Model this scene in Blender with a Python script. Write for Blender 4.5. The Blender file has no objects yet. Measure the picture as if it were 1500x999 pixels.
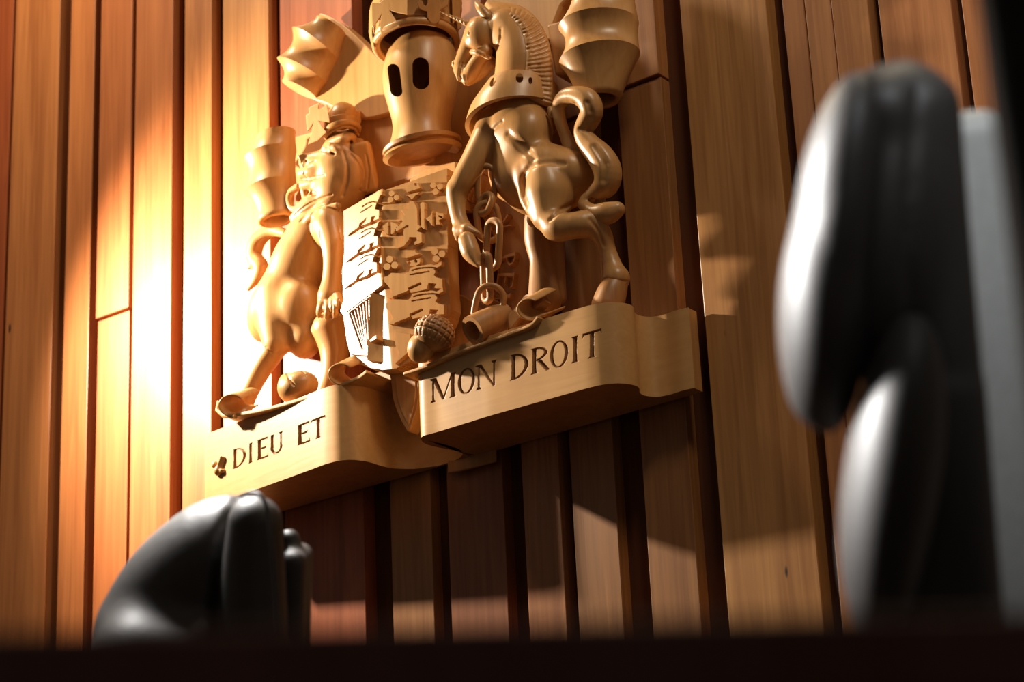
import bpy, bmesh, math, random
import numpy as np
from mathutils import Vector, Matrix
random.seed(7); rng = np.random.default_rng(7)
C = bpy.context.scene.collection
W, H, F = 1500.0, 999.0, 3540.0
# ---------------------------------------------------------------- camera, solved from the vanishing points of the boards and the motto plinth
def nrm(v): v = np.array(v, float); return v/np.linalg.norm(v)
Zc = nrm((-434, 9100, -F))                      # world up in camera axes
Xc = np.array([5172, 1624, F], float)
Xc = nrm(Xc - Zc*np.dot(Xc, Zc))                # world right (along the wall)
Yc = np.cross(Zc, Xc)                           # into the wall
R = np.array([[Xc[0], Xc[1], Xc[2]], [Yc[0], Yc[1], Yc[2]], [Zc[0], Zc[1], Zc[2]]])   # columns: camera right, up, back in world
RIGHT, UP, BACK = R[:, 0], R[:, 1], R[:, 2]
def ray(px, py): return R @ np.array([px-W/2, H/2-py, -F])/F
_r = ray(650, 450)*5.0
CAM = np.array([0.0, -_r[1], 0.50])             # wall face is the plane y = 0
def P(px, py, d=0.0):                           # the point seen at px,py that stands d in front of the wall
    r = ray(px, py); t = (-d-CAM[1])/r[1]; return CAM + r*t
def PD(px, py, dist):                           # the point at a given depth along the view axis
    return CAM + ray(px, py)*dist
def PZ(px, py, z):
    r = ray(px, py); t = (z-CAM[2])/r[2]; return CAM + r*t
def depth(p): return -float(np.dot(np.asarray(p)-CAM, BACK))
def mpp(p): return depth(p)/F
def proj(p):
    q = (np.asarray(p)-CAM) @ R
    return W/2 + F*q[..., 0]/-q[..., 2], H/2 - F*q[..., 1]/-q[..., 2]

# ---------------------------------------------------------------- objects
def link(name, verts, faces, mat=None, parent=None, smooth=True, kind=None, label=None, flat_angle=None):
    me = bpy.data.meshes.new(name)
    me.from_pydata([tuple(map(float, v)) for v in verts] if not isinstance(verts, np.ndarray) else verts.tolist(), [],
                   faces if isinstance(faces, list) else faces.tolist())
    me.validate(); 
    bm = bmesh.new(); bm.from_mesh(me); bmesh.ops.recalc_face_normals(bm, faces=bm.faces); bm.to_mesh(me); bm.free()
    if smooth:
        for p in me.polygons: p.use_smooth = True
        if flat_angle: me.set_sharp_from_angle(angle=math.radians(flat_angle))
    o = bpy.data.objects.new(name, me); C.objects.link(o)
    if mat: me.materials.append(mat)
    if parent: setparent(o, parent)
    if kind: o['kind'] = kind
    if label: o['label'] = label
    return o
_mw = {}
def setparent(o, parent):
    o.parent = parent
    loc = _mw[parent.name] if parent.name in _mw else Vector((0, 0, 0))
    if o.type == 'MESH' and loc.length > 0:
        o.data.transform(Matrix.Translation(-loc))
    _mw[o.name] = loc
def thing(name, label, cat, loc, group=None):
    o = bpy.data.objects.new(name, None); C.objects.link(o); o.location = loc; o.empty_display_size = .05
    o['label'] = label; o['category'] = cat
    if group: o['group'] = group
    _mw[o.name] = Vector(loc); return o

# ---------------------------------------------------------------- materials
def mat_wood(name, base, dark, rough=.4, scale=1.0, attr=False, spec=.5, spots=False, along='z'):
    m = bpy.data.materials.new(name); m.use_nodes = True; nt = m.node_tree; N = nt.nodes; L = nt.links
    b = N['Principled BSDF']; b.inputs['Roughness'].default_value = rough; b.inputs['Specular IOR Level'].default_value = spec
    g = N.new('ShaderNodeNewGeometry'); mp = N.new('ShaderNodeMapping'); mp.inputs['Scale'].default_value = (60*scale, 60*scale, 2.4*scale) if along == 'z' else (2.4*scale, 60*scale, 60*scale)
    L.new(g.outputs['Position'], mp.inputs['Vector'])
    n = N.new('ShaderNodeTexNoise'); n.inputs['Scale'].default_value = 1.0; n.inputs['Detail'].default_value = 6; n.inputs['Distortion'].default_value = 1.2
    L.new(mp.outputs[0], n.inputs['Vector'])
    mp2 = N.new('ShaderNodeMapping'); mp2.inputs['Scale'].default_value = (11, 11, .7); L.new(g.outputs['Position'], mp2.inputs['Vector'])
    n2 = N.new('ShaderNodeTexNoise'); n2.inputs['Scale'].default_value = 1.0; n2.inputs['Detail'].default_value = 3; n2.inputs['Distortion'].default_value = 1.0; L.new(mp2.outputs[0], n2.inputs['Vector'])
    add = N.new('ShaderNodeMath'); add.operation = 'ADD'; L.new(n.outputs['Fac'], add.inputs[0]); L.new(n2.outputs['Fac'], add.inputs[1])
    cr = N.new('ShaderNodeMapRange'); cr.inputs['From Min'].default_value = .75; cr.inputs['From Max'].default_value = 1.3; L.new(add.outputs[0], cr.inputs['Value'])
    mx = N.new('ShaderNodeMix'); mx.data_type = 'RGBA'; L.new(cr.outputs[0], mx.inputs['Factor'])
    mx.inputs['A'].default_value = (*dark, 1); mx.inputs['B'].default_value = (*base, 1)
    out = mx.outputs['Result']
    if attr:
        at = N.new('ShaderNodeAttribute'); at.attribute_name = 'tone'
        mm = N.new('ShaderNodeMix'); mm.data_type = 'RGBA'; mm.blend_type = 'MULTIPLY'; mm.inputs['Factor'].default_value = 1
        L.new(out, mm.inputs['A']); L.new(at.outputs['Color'], mm.inputs['B']); out = mm.outputs['Result']
    if spots:                                    # small nail holes and knots
        mp3 = N.new('ShaderNodeMapping'); mp3.inputs['Scale'].default_value = (7, 7, 2.2); L.new(g.outputs['Position'], mp3.inputs['Vector'])
        v = N.new('ShaderNodeTexVoronoi'); v.inputs['Scale'].default_value = 1.0; L.new(mp3.outputs[0], v.inputs['Vector'])
        r = N.new('ShaderNodeMapRange'); r.inputs['From Min'].default_value = .035; r.inputs['From Max'].default_value = .02; L.new(v.outputs['Distance'], r.inputs['Value'])
        ms = N.new('ShaderNodeMix'); ms.data_type = 'RGBA'; L.new(r.outputs[0], ms.inputs['Factor']); L.new(out, ms.inputs['A']); ms.inputs['B'].default_value = (.02, .008, .004, 1)
        out = ms.outputs['Result']
    L.new(out, b.inputs['Base Color'])
    bp = N.new('ShaderNodeBump'); bp.inputs['Strength'].default_value = .08; bp.inputs['Distance'].default_value = .002; L.new(n.outputs['Fac'], bp.inputs['Height']); L.new(bp.outputs[0], b.inputs['Normal'])
    return m
def mat_plain(name, col, rough=.4, spec=.5, bump=0, bscale=200):
    m = bpy.data.materials.new(name); m.use_nodes = True; nt = m.node_tree; b = nt.nodes['Principled BSDF']
    b.inputs['Roughness'].default_value = rough; b.inputs['Specular IOR Level'].default_value = spec
    n = nt.nodes.new('ShaderNodeTexNoise'); n.inputs['Scale'].default_value = bscale
    g = nt.nodes.new('ShaderNodeNewGeometry'); nt.links.new(g.outputs['Position'], n.inputs['Vector'])
    mx = nt.nodes.new('ShaderNodeMix'); mx.data_type = 'RGBA'; nt.links.new(n.outputs['Fac'], mx.inputs['Factor'])
    mx.inputs['A'].default_value = (*[c*.85 for c in col], 1); mx.inputs['B'].default_value = (*[min(1, c*1.15) for c in col], 1)
    nt.links.new(mx.outputs['Result'], b.inputs['Base Color'])
    if bump:
        bp = nt.nodes.new('ShaderNodeBump'); bp.inputs['Strength'].default_value = bump; bp.inputs['Distance'].default_value = .001
        nt.links.new(n.outputs['Fac'], bp.inputs['Height']); nt.links.new(bp.outputs[0], b.inputs['Normal'])
    return m
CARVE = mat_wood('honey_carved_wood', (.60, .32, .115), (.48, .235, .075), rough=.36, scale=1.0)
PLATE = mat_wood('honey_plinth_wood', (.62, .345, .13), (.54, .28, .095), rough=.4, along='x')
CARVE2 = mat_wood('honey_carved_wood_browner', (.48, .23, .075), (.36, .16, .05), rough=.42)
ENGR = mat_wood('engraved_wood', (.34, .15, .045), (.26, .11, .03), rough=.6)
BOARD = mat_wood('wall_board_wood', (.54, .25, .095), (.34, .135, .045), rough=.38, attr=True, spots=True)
RECESS = mat_wood('wall_recess_wood', (.11, .035, .012), (.07, .022, .008), rough=.7, spec=.2)
LEATHER = mat_plain('black_leather', (.034, .030, .028), rough=.52, bump=.15, bscale=120)
SHELL = mat_plain('grey_leather', (.42, .43, .42), rough=.5, bump=.1, bscale=120)
DESKM = mat_wood('dark_desk_wood', (.11, .045, .035), (.08, .03, .025), rough=.6, spec=.2)
CARPET = mat_plain('dark_carpet', (.05, .035, .028), rough=.95, spec=.1, bscale=400)
DARKP = mat_plain('black_fabric', (.012, .010, .009), rough=.8, spec=.2)

# ---------------------------------------------------------------- signed-distance carving
class Field:
    def __init__(s, lo, hi, h):
        s.h = h; s.lo = np.array(lo, float); n = np.ceil((np.array(hi)-s.lo)/h).astype(int)+1
        s.n = n; s.f = np.full(tuple(n), .2, np.float32)
        s.ax = [(s.lo[i]+np.arange(n[i])*h).astype(np.float32) for i in range(3)]
    def _sl(s, lo, hi):
        a = np.clip(np.floor((np.array(lo)-s.lo)/s.h).astype(int), 0, s.n); b = np.clip(np.ceil((np.array(hi)-s.lo)/s.h).astype(int)+1, 0, s.n)
        sl = tuple(slice(int(a[i]), int(b[i])) for i in range(3))
        X = s.ax[0][sl[0]][:, None, None]; Y = s.ax[1][sl[1]][None, :, None]; Z = s.ax[2][sl[2]][None, None, :]
        return sl, X, Y, Z
    def _comb(s, sl, d, k, sub):
        f = s.f[sl]
        if f.size == 0: return
        if sub: f = -f
        if k <= 0: r = np.minimum(f, d)
        else:
            hh = np.clip(.5+.5*(f-d)/k, 0, 1); r = f+(d-f)*hh - k*hh*(1-hh)
        s.f[sl] = -r if sub else r
    def cone(s, a, b, ra, rb, k=.012, sub=False):
        a = np.array(a, float); b = np.array(b, float); m = max(ra, rb)+k*1.5+s.h*3
        sl, X, Y, Z = s._sl(np.minimum(a, b)-m, np.maximum(a, b)+m)
        v = b-a; L2 = float(v@v)+1e-12
        t = np.clip(((X-a[0])*v[0]+(Y-a[1])*v[1]+(Z-a[2])*v[2])/L2, 0, 1)
        d = np.sqrt((X-a[0]-t*v[0])**2+(Y-a[1]-t*v[1])**2+(Z-a[2]-t*v[2])**2)-(ra+(rb-ra)*t)
        s._comb(sl, d, k, sub)
    def multi(s, pts, rad, k=.012, sub=False):       # a whole tapering limb as one stroke, no bulges at its joints
        pts = np.array(pts, float); rad = np.array(rad, float); m = rad.max()+k*1.5+s.h*3
        sl, X, Y, Z = s._sl(pts.min(0)-m, pts.max(0)+m); D = None
        for a, b, ra, rb in zip(pts, pts[1:], rad, rad[1:]):
            v = b-a; L2 = float(v@v)+1e-12; rr = ra-rb; a2 = L2-rr*rr
            pa2 = (X-a[0])**2+(Y-a[1])**2+(Z-a[2])**2; y = (X-a[0])*v[0]+(Y-a[1])*v[1]+(Z-a[2])*v[2]
            if a2 <= 0:
                d = np.sqrt(pa2)-ra if ra > rb else np.sqrt((X-b[0])**2+(Y-b[1])**2+(Z-b[2])**2)-rb
            else:
                z = y-L2; x2 = np.maximum(L2*(L2*pa2-y*y), 0); y2 = y*y*L2; z2 = z*z*L2; kk = math.copysign(1, rr)*rr*rr*x2 if rr else 0*x2
                d = np.where(np.sign(z)*a2*z2 > kk, np.sqrt(x2+z2)/L2-rb, np.where(np.sign(y)*a2*y2 < kk, np.sqrt(x2+y2)/L2-ra, (np.sqrt(x2*a2/L2)+y*rr)/L2-ra))
            D = d if D is None else np.minimum(D, d)
        s._comb(sl, D, k, sub)
    def ell(s, c, A, rad, k=.012, sub=False):          # A rows = local axes in world
        c = np.array(c, float); A = np.array(A, float); rad = np.array(rad, float)
        m = np.sqrt(((A.T*rad)**2).sum(1))+k*1.5+s.h*3
        sl, X, Y, Z = s._sl(c-m, c+m)
        q = [((X-c[0])*A[i][0]+(Y-c[1])*A[i][1]+(Z-c[2])*A[i][2]) for i in range(3)]
        k0 = np.sqrt(sum((q[i]/rad[i])**2 for i in range(3))); k1 = np.sqrt(sum((q[i]/rad[i]**2)**2 for i in range(3)))+1e-9
        s._comb(sl, k0*(k0-1)/k1, k, sub)
    def box(s, c, A, half, r=.01, k=.012, sub=False):
        c = np.array(c, float); A = np.array(A, float); half = np.array(half, float)
        m = np.sqrt(((A.T*half)**2).sum(1))*1.8+k*1.5+s.h*3
        sl, X, Y, Z = s._sl(c-m, c+m)
        q = [np.abs((X-c[0])*A[i][0]+(Y-c[1])*A[i][1]+(Z-c[2])*A[i][2])-(half[i]-r) for i in range(3)]
        o = np.sqrt(sum(np.maximum(x, 0)**2 for x in q)); i_ = np.minimum(np.maximum(np.maximum(q[0], q[1]), q[2]), 0)
        s._comb(sl, o+i_-r, k, sub)
    def mesh(s):
        f = s.f; n = f.shape
        f[0], f[-1] = .2, .2; f[:, 0], f[:, -1] = .2, .2; f[:, :, 0], f[:, :, -1] = .2, .2
        ins = f < 0
        c = [ins[i:n[0]-1+i, j:n[1]-1+j, k:n[2]-1+k] for i in (0, 1) for j in (0, 1) for k in (0, 1)]
        tot = sum(x.astype(np.int8) for x in c); mix = (tot > 0) & (tot < 8)
        I, J, K = np.nonzero(mix); idx = -np.ones(mix.shape, np.int32); idx[I, J, K] = np.arange(len(I))
        acc = np.zeros((len(I), 3)); cnt = np.zeros(len(I))
        cor = [(i, j, k) for i in (0, 1) for j in (0, 1) for k in (0, 1)]
        for a in cor:
            for ax in range(3):
                if a[ax]: continue
                b = list(a); b[ax] = 1
                fa = f[I+a[0], J+a[1], K+a[2]]; fb = f[I+b[0], J+b[1], K+b[2]]
                m = (fa < 0) != (fb < 0); t = np.where(m, fa/np.where(m, fa-fb, 1), 0)
                p = np.tile(np.array(a, float), (len(I), 1)); p[:, ax] = t
                acc[m] += p[m]; cnt[m] += 1
        V = (acc/cnt[:, None]+np.stack([I, J, K], 1))*s.h+s.lo
        faces = []
        for ax in range(3):
            sl0 = [slice(None)]*3; sl1 = [slice(None)]*3; sl0[ax] = slice(0, -1); sl1[ax] = slice(1, None)
            A_, B_ = ins[tuple(sl0)], ins[tuple(sl1)]
            e = np.stack(np.nonzero(A_ != B_), 1); fl = A_[tuple(e.T)]
            o1, o2 = (ax+1) % 3, (ax+2) % 3
            q = []
            for (u, v) in ((0, 0), (1, 0), (1, 1), (0, 1)):
                g = e.copy(); g[:, o1] -= u; g[:, o2] -= v; q.append(idx[g[:, 0], g[:, 1], g[:, 2]])
            q = np.stack(q, 1); q[~fl] = q[~fl][:, ::-1]; faces.append(q)
        Fc = np.concatenate(faces); Fc = Fc[(Fc >= 0).all(1)]
        return V, Fc
def mesh_fast(name, V, Fc, mat, parent=None, label=None, smooth_it=1):
    me = bpy.data.meshes.new(name)
    me.vertices.add(len(V)); me.vertices.foreach_set('co', np.asarray(V, np.float32).ravel())
    me.loops.add(Fc.size); me.loops.foreach_set('vertex_index', Fc.astype(np.int32).ravel())
    me.polygons.add(len(Fc)); me.polygons.foreach_set('loop_start', np.arange(0, Fc.size, Fc.shape[1], dtype=np.int32))
    me.update(calc_edges=True); me.validate()
    me.polygons.foreach_set('use_smooth', np.ones(len(me.polygons), bool))
    me.materials.append(mat)
    o = bpy.data.objects.new(name, me); C.objects.link(o)
    if parent: setparent(o, parent)
    if label: o['label'] = label
    if smooth_it:
        md = o.modifiers.new('soften', 'SMOOTH'); md.factor = .5; md.iterations = smooth_it
    return o
def camaxes(ang=0, yaw=0):                       # in-plane angle in degrees, anticlockwise in the picture; rows: long, across, toward the viewer
    a = math.radians(ang); r = RIGHT*math.cos(a)+UP*math.sin(a); u = -RIGHT*math.sin(a)+UP*math.cos(a); b = BACK
    if yaw:
        y = math.radians(yaw); r, b = r*math.cos(y)+b*math.sin(y), -r*math.sin(y)+b*math.cos(y)
    return np.array([r, u, b])
class Carve:
    """collects carving strokes placed by photo point + distance from the wall, then meshes them"""
    def __init__(s, h, k=8): s.h = h; s.k = k; s.ops = []; s.pts = []
    def pt(s, x, y, d): return P(x, y, d)
    def c(s, a, b, k=None, sub=False):            # a,b = (px,py,d,r_px)
        pa, pb = s.pt(*a[:3]), s.pt(*b[:3]); m = mpp(pa)
        ra, rb = a[3]*m, b[3]*m
        if not sub: s.pts += [pa-ra, pa+ra, pb-rb, pb+rb]
        s.ops.append(('cone', (pa, pb, ra, rb), (s.k if k is None else k)*m, sub)); return s
    def chain(s, pts, k=None, sub=False):
        q = catmull(pts, 4) if len(pts) > 2 else [np.array(p, float) for p in pts]
        W_ = [s.pt(*p[:3]) for p in q]; R_ = [max(.2, p[3])*mpp(w) for p, w in zip(q, W_)]; m = mpp(W_[0])
        if not sub: s.pts += [w-r for w, r in zip(W_, R_)]+[w+r for w, r in zip(W_, R_)]
        s.ops.append(('multi', (W_, R_), (s.k if k is None else k)*m, sub)); return s
    def e(s, x, y, d, r, ang=0, k=None, sub=False, yaw=0):      # r = three semi-axes in px
        p = s.pt(x, y, d); m = mpp(p); rr = np.array(r)*m
        if not sub: s.pts += [p-rr.max(), p+rr.max()]
        s.ops.append(('ell', (p, camaxes(ang, yaw), rr), (s.k if k is None else k)*m, sub)); return s
    def b(s, x, y, d, r, ang=0, rr=3, k=None, sub=False, yaw=0, A=None):
        p = s.pt(x, y, d); m = mpp(p); h = np.array(r)*m
        if not sub: s.pts += [p-np.linalg.norm(h), p+np.linalg.norm(h)]
        s.ops.append(('box', (p, camaxes(ang, yaw) if A is None else A, h, rr*m), (s.k if k is None else k)*m, sub)); return s
    def g(s, pts, k=1, sub=True):                # a stroke drawn on the surface already carved: (px, py, r_px[, lift_px])
        q = [(p[0], p[1], p[2], p[3] if len(p) > 3 else 0) for p in pts]
        if len(q) > 1: q = [tuple(v) for v in catmull(q, 4)]
        s.ops.append(('surf', q, k, sub)); return s
    def _surf(s, f, q, k, sub):
        W_, R_ = [], []
        for x, y, r, lift in q:
            rd = ray(x, y); c0 = (f.lo+np.array([a[-1] for a in f.ax]))/2; D0 = depth(c0); ext = np.linalg.norm(np.array([a[-1] for a in f.ax])-f.lo)/2
            ts = np.arange(D0-ext, D0+ext, f.h*.5); P_ = CAM+rd[None]*ts[:, None]; I = np.round((P_-f.lo)/f.h).astype(int); ok = ((I >= 0) & (I < f.n)).all(1)
            I = I[ok]; tt = ts[ok]
            if len(tt) == 0: continue
            v = f.f[I[:, 0], I[:, 1], I[:, 2]]; hit = np.nonzero(v < 0)[0]
            if len(hit) == 0: continue
            t = tt[hit[0]]; m = t/F; W_.append(CAM+rd*(t-lift*m)); R_.append(max(.3, r)*m)
        if len(W_) == 0: return
        if len(W_) == 1: W_.append(W_[0]+1e-5); R_.append(R_[0])
        m = depth(W_[0])/F; f.multi(W_, R_, k=k*m, sub=sub)
    def build(s, name, mat, parent=None, label=None, smooth_it=1):
        q = np.array(s.pts); f = Field(q.min(0)-s.h*4-.006, q.max(0)+s.h*4+.006, s.h)
        for kind, args, k, sub in s.ops:
            if kind == 'surf': s._surf(f, args, k, sub)
            else: getattr(f, kind)(*args, k=k, sub=sub)
        V, Fc = f.mesh(); return mesh_fast(name, V, Fc, mat, parent, label, smooth_it)
class CarveD(Carve):                              # same, placed by depth along the view (for the chairs)
    def pt(s, x, y, d): return PD(x, y, d)

# ---------------------------------------------------------------- lofts, tubes, prisms
def ring(Lp, Rp, d, ratio=1.0, tilt=22, n=48, arc=(0, 360), flat=2.0):
    a = P(Lp[0], Lp[1], d); b = P(Rp[0], Rp[1], d)
    # keep both ends at the same view depth so the ring is as wide as it looks
    mid = P((Lp[0]+Rp[0])/2, (Lp[1]+Rp[1])/2, d); D = depth(mid); a = PD(*Lp, D); b = PD(*Rp, D)
    c = (a+b)/2; u = (b-a)/2; r = np.linalg.norm(u); un = u/r
    up = np.cross(BACK, un); up /= np.linalg.norm(up)
    if up@UP < 0: up = -up
    t = math.radians(tilt); w = (BACK*math.cos(t)+up*math.sin(t))*r*ratio
    out = []
    full = arc[1]-arc[0] >= 360
    for i in range(n if full else n+1):
        th = math.radians(arc[0]+(arc[1]-arc[0])*i/n); cs, sn = math.cos(th), math.sin(th)
        if flat != 2: 
            cs = math.copysign(abs(cs)**(2/flat), cs); sn = math.copysign(abs(sn)**(2/flat), sn)
        out.append(c+u*cs+w*sn)
    return out
def catmull(vals, sub):
    v = np.array(vals, float); out = []
    for i in range(len(v)-1):
        p0, p1, p2, p3 = v[max(i-1, 0)], v[i], v[i+1], v[min(i+2, len(v)-1)]
        for j in range(sub):
            t = j/sub; out.append(.5*((2*p1)+(-p0+p2)*t+(2*p0-5*p1+4*p2-p3)*t*t+(-p0+3*p1-3*p2+p3)*t**3))
    out.append(v[-1]); return out
def loft_mesh(rings, closed=True, cap=(True, True)):
    n = len(rings[0]); V = [p for r in rings for p in r]; Fc = []
    for i in range(len(rings)-1):
        for j in range(n if closed else n-1):
            a = i*n+j; b = i*n+(j+1) % n; Fc.append([a, b, b+n, a+n])
    if cap[0]: Fc.append(list(range(n))[::-1])
    if cap[1]: Fc.append([(len(rings)-1)*n+j for j in range(n)])
    return V, Fc
def loft(name, prof, mat, parent, label=None, sub=4, cap=(True, True), tilt=22, arc=(0, 360), thick=0, flat_angle=50, linear=False, n=48, flat=2.0):
    """prof rows: Lx,Ly,Rx,Ry,d,ratio"""
    if linear: rows = [np.array(r, float) for r in prof]
    else: rows = catmull(prof, sub)
    rr = [ring((r[0], r[1]), (r[2], r[3]), r[4], r[5], tilt, n, arc, flat) for r in rows]
    full = arc[1]-arc[0] >= 360
    V, Fc = loft_mesh(rr, full, cap if full else (False, False))
    o = link(name, V, Fc, mat, parent, True, None, label, flat_angle)
    if thick:
        m = o.modifiers.new('t', 'SOLIDIFY'); m.thickness = thick; m.offset = -1
    return o
def tube_mesh(pts, rad, n=20, hollow=0, closed=False, squash=None):
    pts = [np.array(p, float) for p in pts]; N_ = len(pts); fr = []
    ref = np.array([0.13, .2, 1.0])
    t0 = None
    for i in range(N_):
        if closed: t = pts[(i+1) % N_]-pts[i-1]
        else: t = pts[min(i+1, N_-1)]-pts[max(i-1, 0)]
        t = t/np.linalg.norm(t)
        if t0 is None:
            u = np.cross(t, ref)
            if np.linalg.norm(u) < .2: u = np.cross(t, (1, 0, 0))
        else: u = fr[-1][0]-t*(fr[-1][0]@t)
        u = u/np.linalg.norm(u); fr.append((u, np.cross(t, u))); t0 = t
    def rg(i, r): return [pts[i]+(fr[i][0]*math.cos(a)+fr[i][1]*math.sin(a))*r for a in np.linspace(0, 2*math.pi, n, endpoint=False)]
    rad = list(rad) if hasattr(rad, '__len__') else [rad]*N_
    rings = [rg(i, rad[i]) for i in range(N_)]
    if hollow:
        rings += [rg(i, rad[i]*hollow) for i in range(N_-1, -1, -1)]; rings.append(rings[0])
        V, Fc = loft_mesh(rings, True, (False, False)); return V, Fc
    if closed: rings.append(rings[0]); return loft_mesh(rings, True, (False, False))
    return loft_mesh(rings, True)
def prism(name, poly, d1, d0, mat, parent, label=None, bevel=.003, smooth=False, base=None):
    """poly traced on the plane d1 in front of the wall (front face), extruded back to d0. base: fn(x,z)->extra depth"""
    f = [P(x, y, d1) for x, y in poly]; k = len(f)
    bk = [np.array([p[0], -d0, p[2]]) for p in f]
    Fc = [list(range(k)), [k+i for i in range(k)][::-1]]+[[i, (i+1) % k, k+(i+1) % k, k+i] for i in range(k)]
    o = link(name, f+bk, Fc, mat, parent, False, None, label)
    if bevel:
        m = o.modifiers.new('b', 'BEVEL'); m.width = bevel; m.segments = 2; m.limit_method = 'ANGLE'
    return o
def smoothpoly(poly, sub=5):
    v = [np.array(p, float) for p in poly]; n = len(v); out = []
    for i in range(n):
        p0, p1, p2, p3 = v[i-1], v[i], v[(i+1) % n], v[(i+2) % n]
        for j in range(sub):
            t = j/sub; q = .5*((2*p1)+(-p0+p2)*t+(2*p0-5*p1+4*p2-p3)*t*t+(-p0+3*p1-3*p2+p3)*t**3); out.append((q[0], q[1]))
    return out

# ---------------------------------------------------------------- 2-D shapes (signed distances)
def sd_poly(X, Y, poly):
    v = np.array(poly, float); n = len(v); d = np.full(X.shape, 1e9); s = np.ones(X.shape, bool)
    ins = np.zeros(X.shape, bool)
    for i in range(n):
        a, b = v[i], v[(i+1) % n]; e = b-a; wx, wy = X-a[0], Y-a[1]
        t = np.clip((wx*e[0]+wy*e[1])/(e@e+1e-12), 0, 1); d = np.minimum(d, (wx-e[0]*t)**2+(wy-e[1]*t)**2)
        c = (a[1] > Y) != (b[1] > Y)
        with np.errstate(divide='ignore', invalid='ignore'):
            xi = (b[0]-a[0])*(Y-a[1])/(b[1]-a[1] if b[1] != a[1] else 1e-12)+a[0]
        ins ^= c & (X < xi)
    d = np.sqrt(d); return np.where(ins, -d, d)
def sd_line(X, Y, pts, w):
    d = np.full(X.shape, 1e9)
    for a, b in zip(pts, pts[1:]):
        a = np.array(a, float); b = np.array(b, float); e = b-a; wx, wy = X-a[0], Y-a[1]
        t = np.clip((wx*e[0]+wy*e[1])/(e@e+1e-12), 0, 1); d = np.minimum(d, np.hypot(wx-e[0]*t, wy-e[1]*t))
    return d-w
def sd_ell(X, Y, cx, cy, rx, ry):
    q = np.hypot((X-cx)/rx, (Y-cy)/ry); g = np.hypot((X-cx)/rx**2, (Y-cy)/ry**2)+1e-9
    return q*(q-1)/g
def letter_sd(ch, u, v, asp=1.0):
    """u in 0..1 across, v in 0..1 up; asp = width/height; distances in cap heights"""
    X = u*asp; w = asp; T = .098; t = .045
    def stem(x, th=T, y0=0, y1=1):
        return sd_poly(X, v, [(x-th, y0), (x-th*.8, .5*(y0+y1)), (x-th, y1), (x+th, y1), (x+th*.8, .5*(y0+y1)), (x+th, y0)])
    def serif(x, y, hw=.17):
        s = 1 if y < .5 else -1
        return sd_poly(X, v, [(x-hw, y), (x+hw, y), (x+.07, y+s*.09), (x-.07, y+s*.09)])
    def bar(x0, x1, y, th=t): return sd_poly(X, v, [(x0, y-th), (x1, y-th), (x1, y+th), (x0, y+th)])
    def U(*a):
        r = a[0]
        for b in a[1:]: r = np.minimum(r, b)
        return r
    if ch == 'I': c = w/2; return U(stem(c), serif(c, 0), serif(c, 1))
    if ch in 'DPR':
        x0 = .17
        if ch == 'D':
            o = sd_ell(X, v, x0, .5, w-x0, .5); i = sd_ell(X, v, x0, .5, w-x0-.17, .43)
        else:
            o = sd_ell(X, v, x0, .74, (w-x0)*.86, .27); i = sd_ell(X, v, x0, .74, (w-x0)*.86-.15, .2)
        bowl = np.maximum(np.maximum(o, -i), x0-X)
        r = U(stem(x0), serif(x0, 0), serif(x0, 1, .14), bowl)
        if ch == 'R': r = U(r, sd_poly(X, v, [(x0+.1, .5), (x0+.3, .52), (w+.05, .0), (w-.16, .0)]))
        return r
    if ch == 'O':
        o = sd_ell(X, v, w/2, .5, w/2, .52); i = sd_ell(X, v, w/2, .5, w/2-.165, .455); return np.maximum(o, -i)
    if ch in 'EL':
        x0 = .15
        r = U(stem(x0), serif(x0, 0, .14), serif(x0, 1, .14), bar(x0, w-.02, .035), sd_poly(X, v, [(w-.07, .03), (w-.02, .22), (w, .0)]))
        if ch == 'E': r = U(r, bar(x0, w-.06, .965), sd_poly(X, v, [(w-.1, .97), (w-.05, .8), (w-.03, 1.0)]), bar(x0, w-.14, .52), sd_poly(X, v, [(w-.17, .44), (w-.13, .52), (w-.12, .62), (w-.2, .53)]))
        return r
    if ch == 'T':
        c = w/2; return U(stem(c), serif(c, 0), bar(.02, w-.02, .96), sd_poly(X, v, [(.02, 1), (-.02, .8), (.1, .95)]), sd_poly(X, v, [(w-.02, 1), (w+.02, .8), (w-.1, .95)]))
    if ch == 'U':
        x0, x1 = .15, w-.13; o = sd_ell(X, v, (x0+x1)/2, .33, (x1-x0)/2+T, .35); i = sd_ell(X, v, (x0+x1)/2+.02, .35, (x1-x0)/2-.06, .28)
        return U(stem(x0, T, .3, 1), stem(x1, .055, .3, 1), serif(x0, 1, .15), serif(x1, 1, .13), np.maximum(np.maximum(o, -i), v-.34))
    if ch == 'N':
        x0, x1 = .14, w-.14
        return U(stem(x0, .05), serif(x0, 0, .13), serif(x0-.03, 1, .14), stem(x1, .045), serif(x1, 1, .13), sd_poly(X, v, [(x0-.08, 1), (x0+.12, 1), (x1+.045, .0), (x1-.03, -.04)]))
    if ch == 'M':
        x0, x1, c = .13, w-.14, w*.5
        return U(stem(x0, .045), serif(x0, 0, .12), serif(x0-.02, 1, .12), stem(x1, T*.9), serif(x1, 0, .15), serif(x1+.02, 1, .12),
                 sd_poly(X, v, [(x0-.06, 1), (x0+.13, 1), (c+.08, .02), (c-.04, .02)]), sd_poly(X, v, [(x1, 1), (x1-.07, 1), (c-.02, .04), (c+.05, .04)]))
    if ch == 'A':
        return U(sd_poly(X, v, [(w/2-.08, 1), (w/2+.08, 1), (w-.02, 0), (w-.2, 0)]), sd_poly(X, v, [(w/2-.06, 1), (w/2+.02, 1), (.12, 0), (.04, 0)]), bar(w*.28, w*.72, .36), serif(.08, 0, .1), serif(w-.1, 0, .12))
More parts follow.
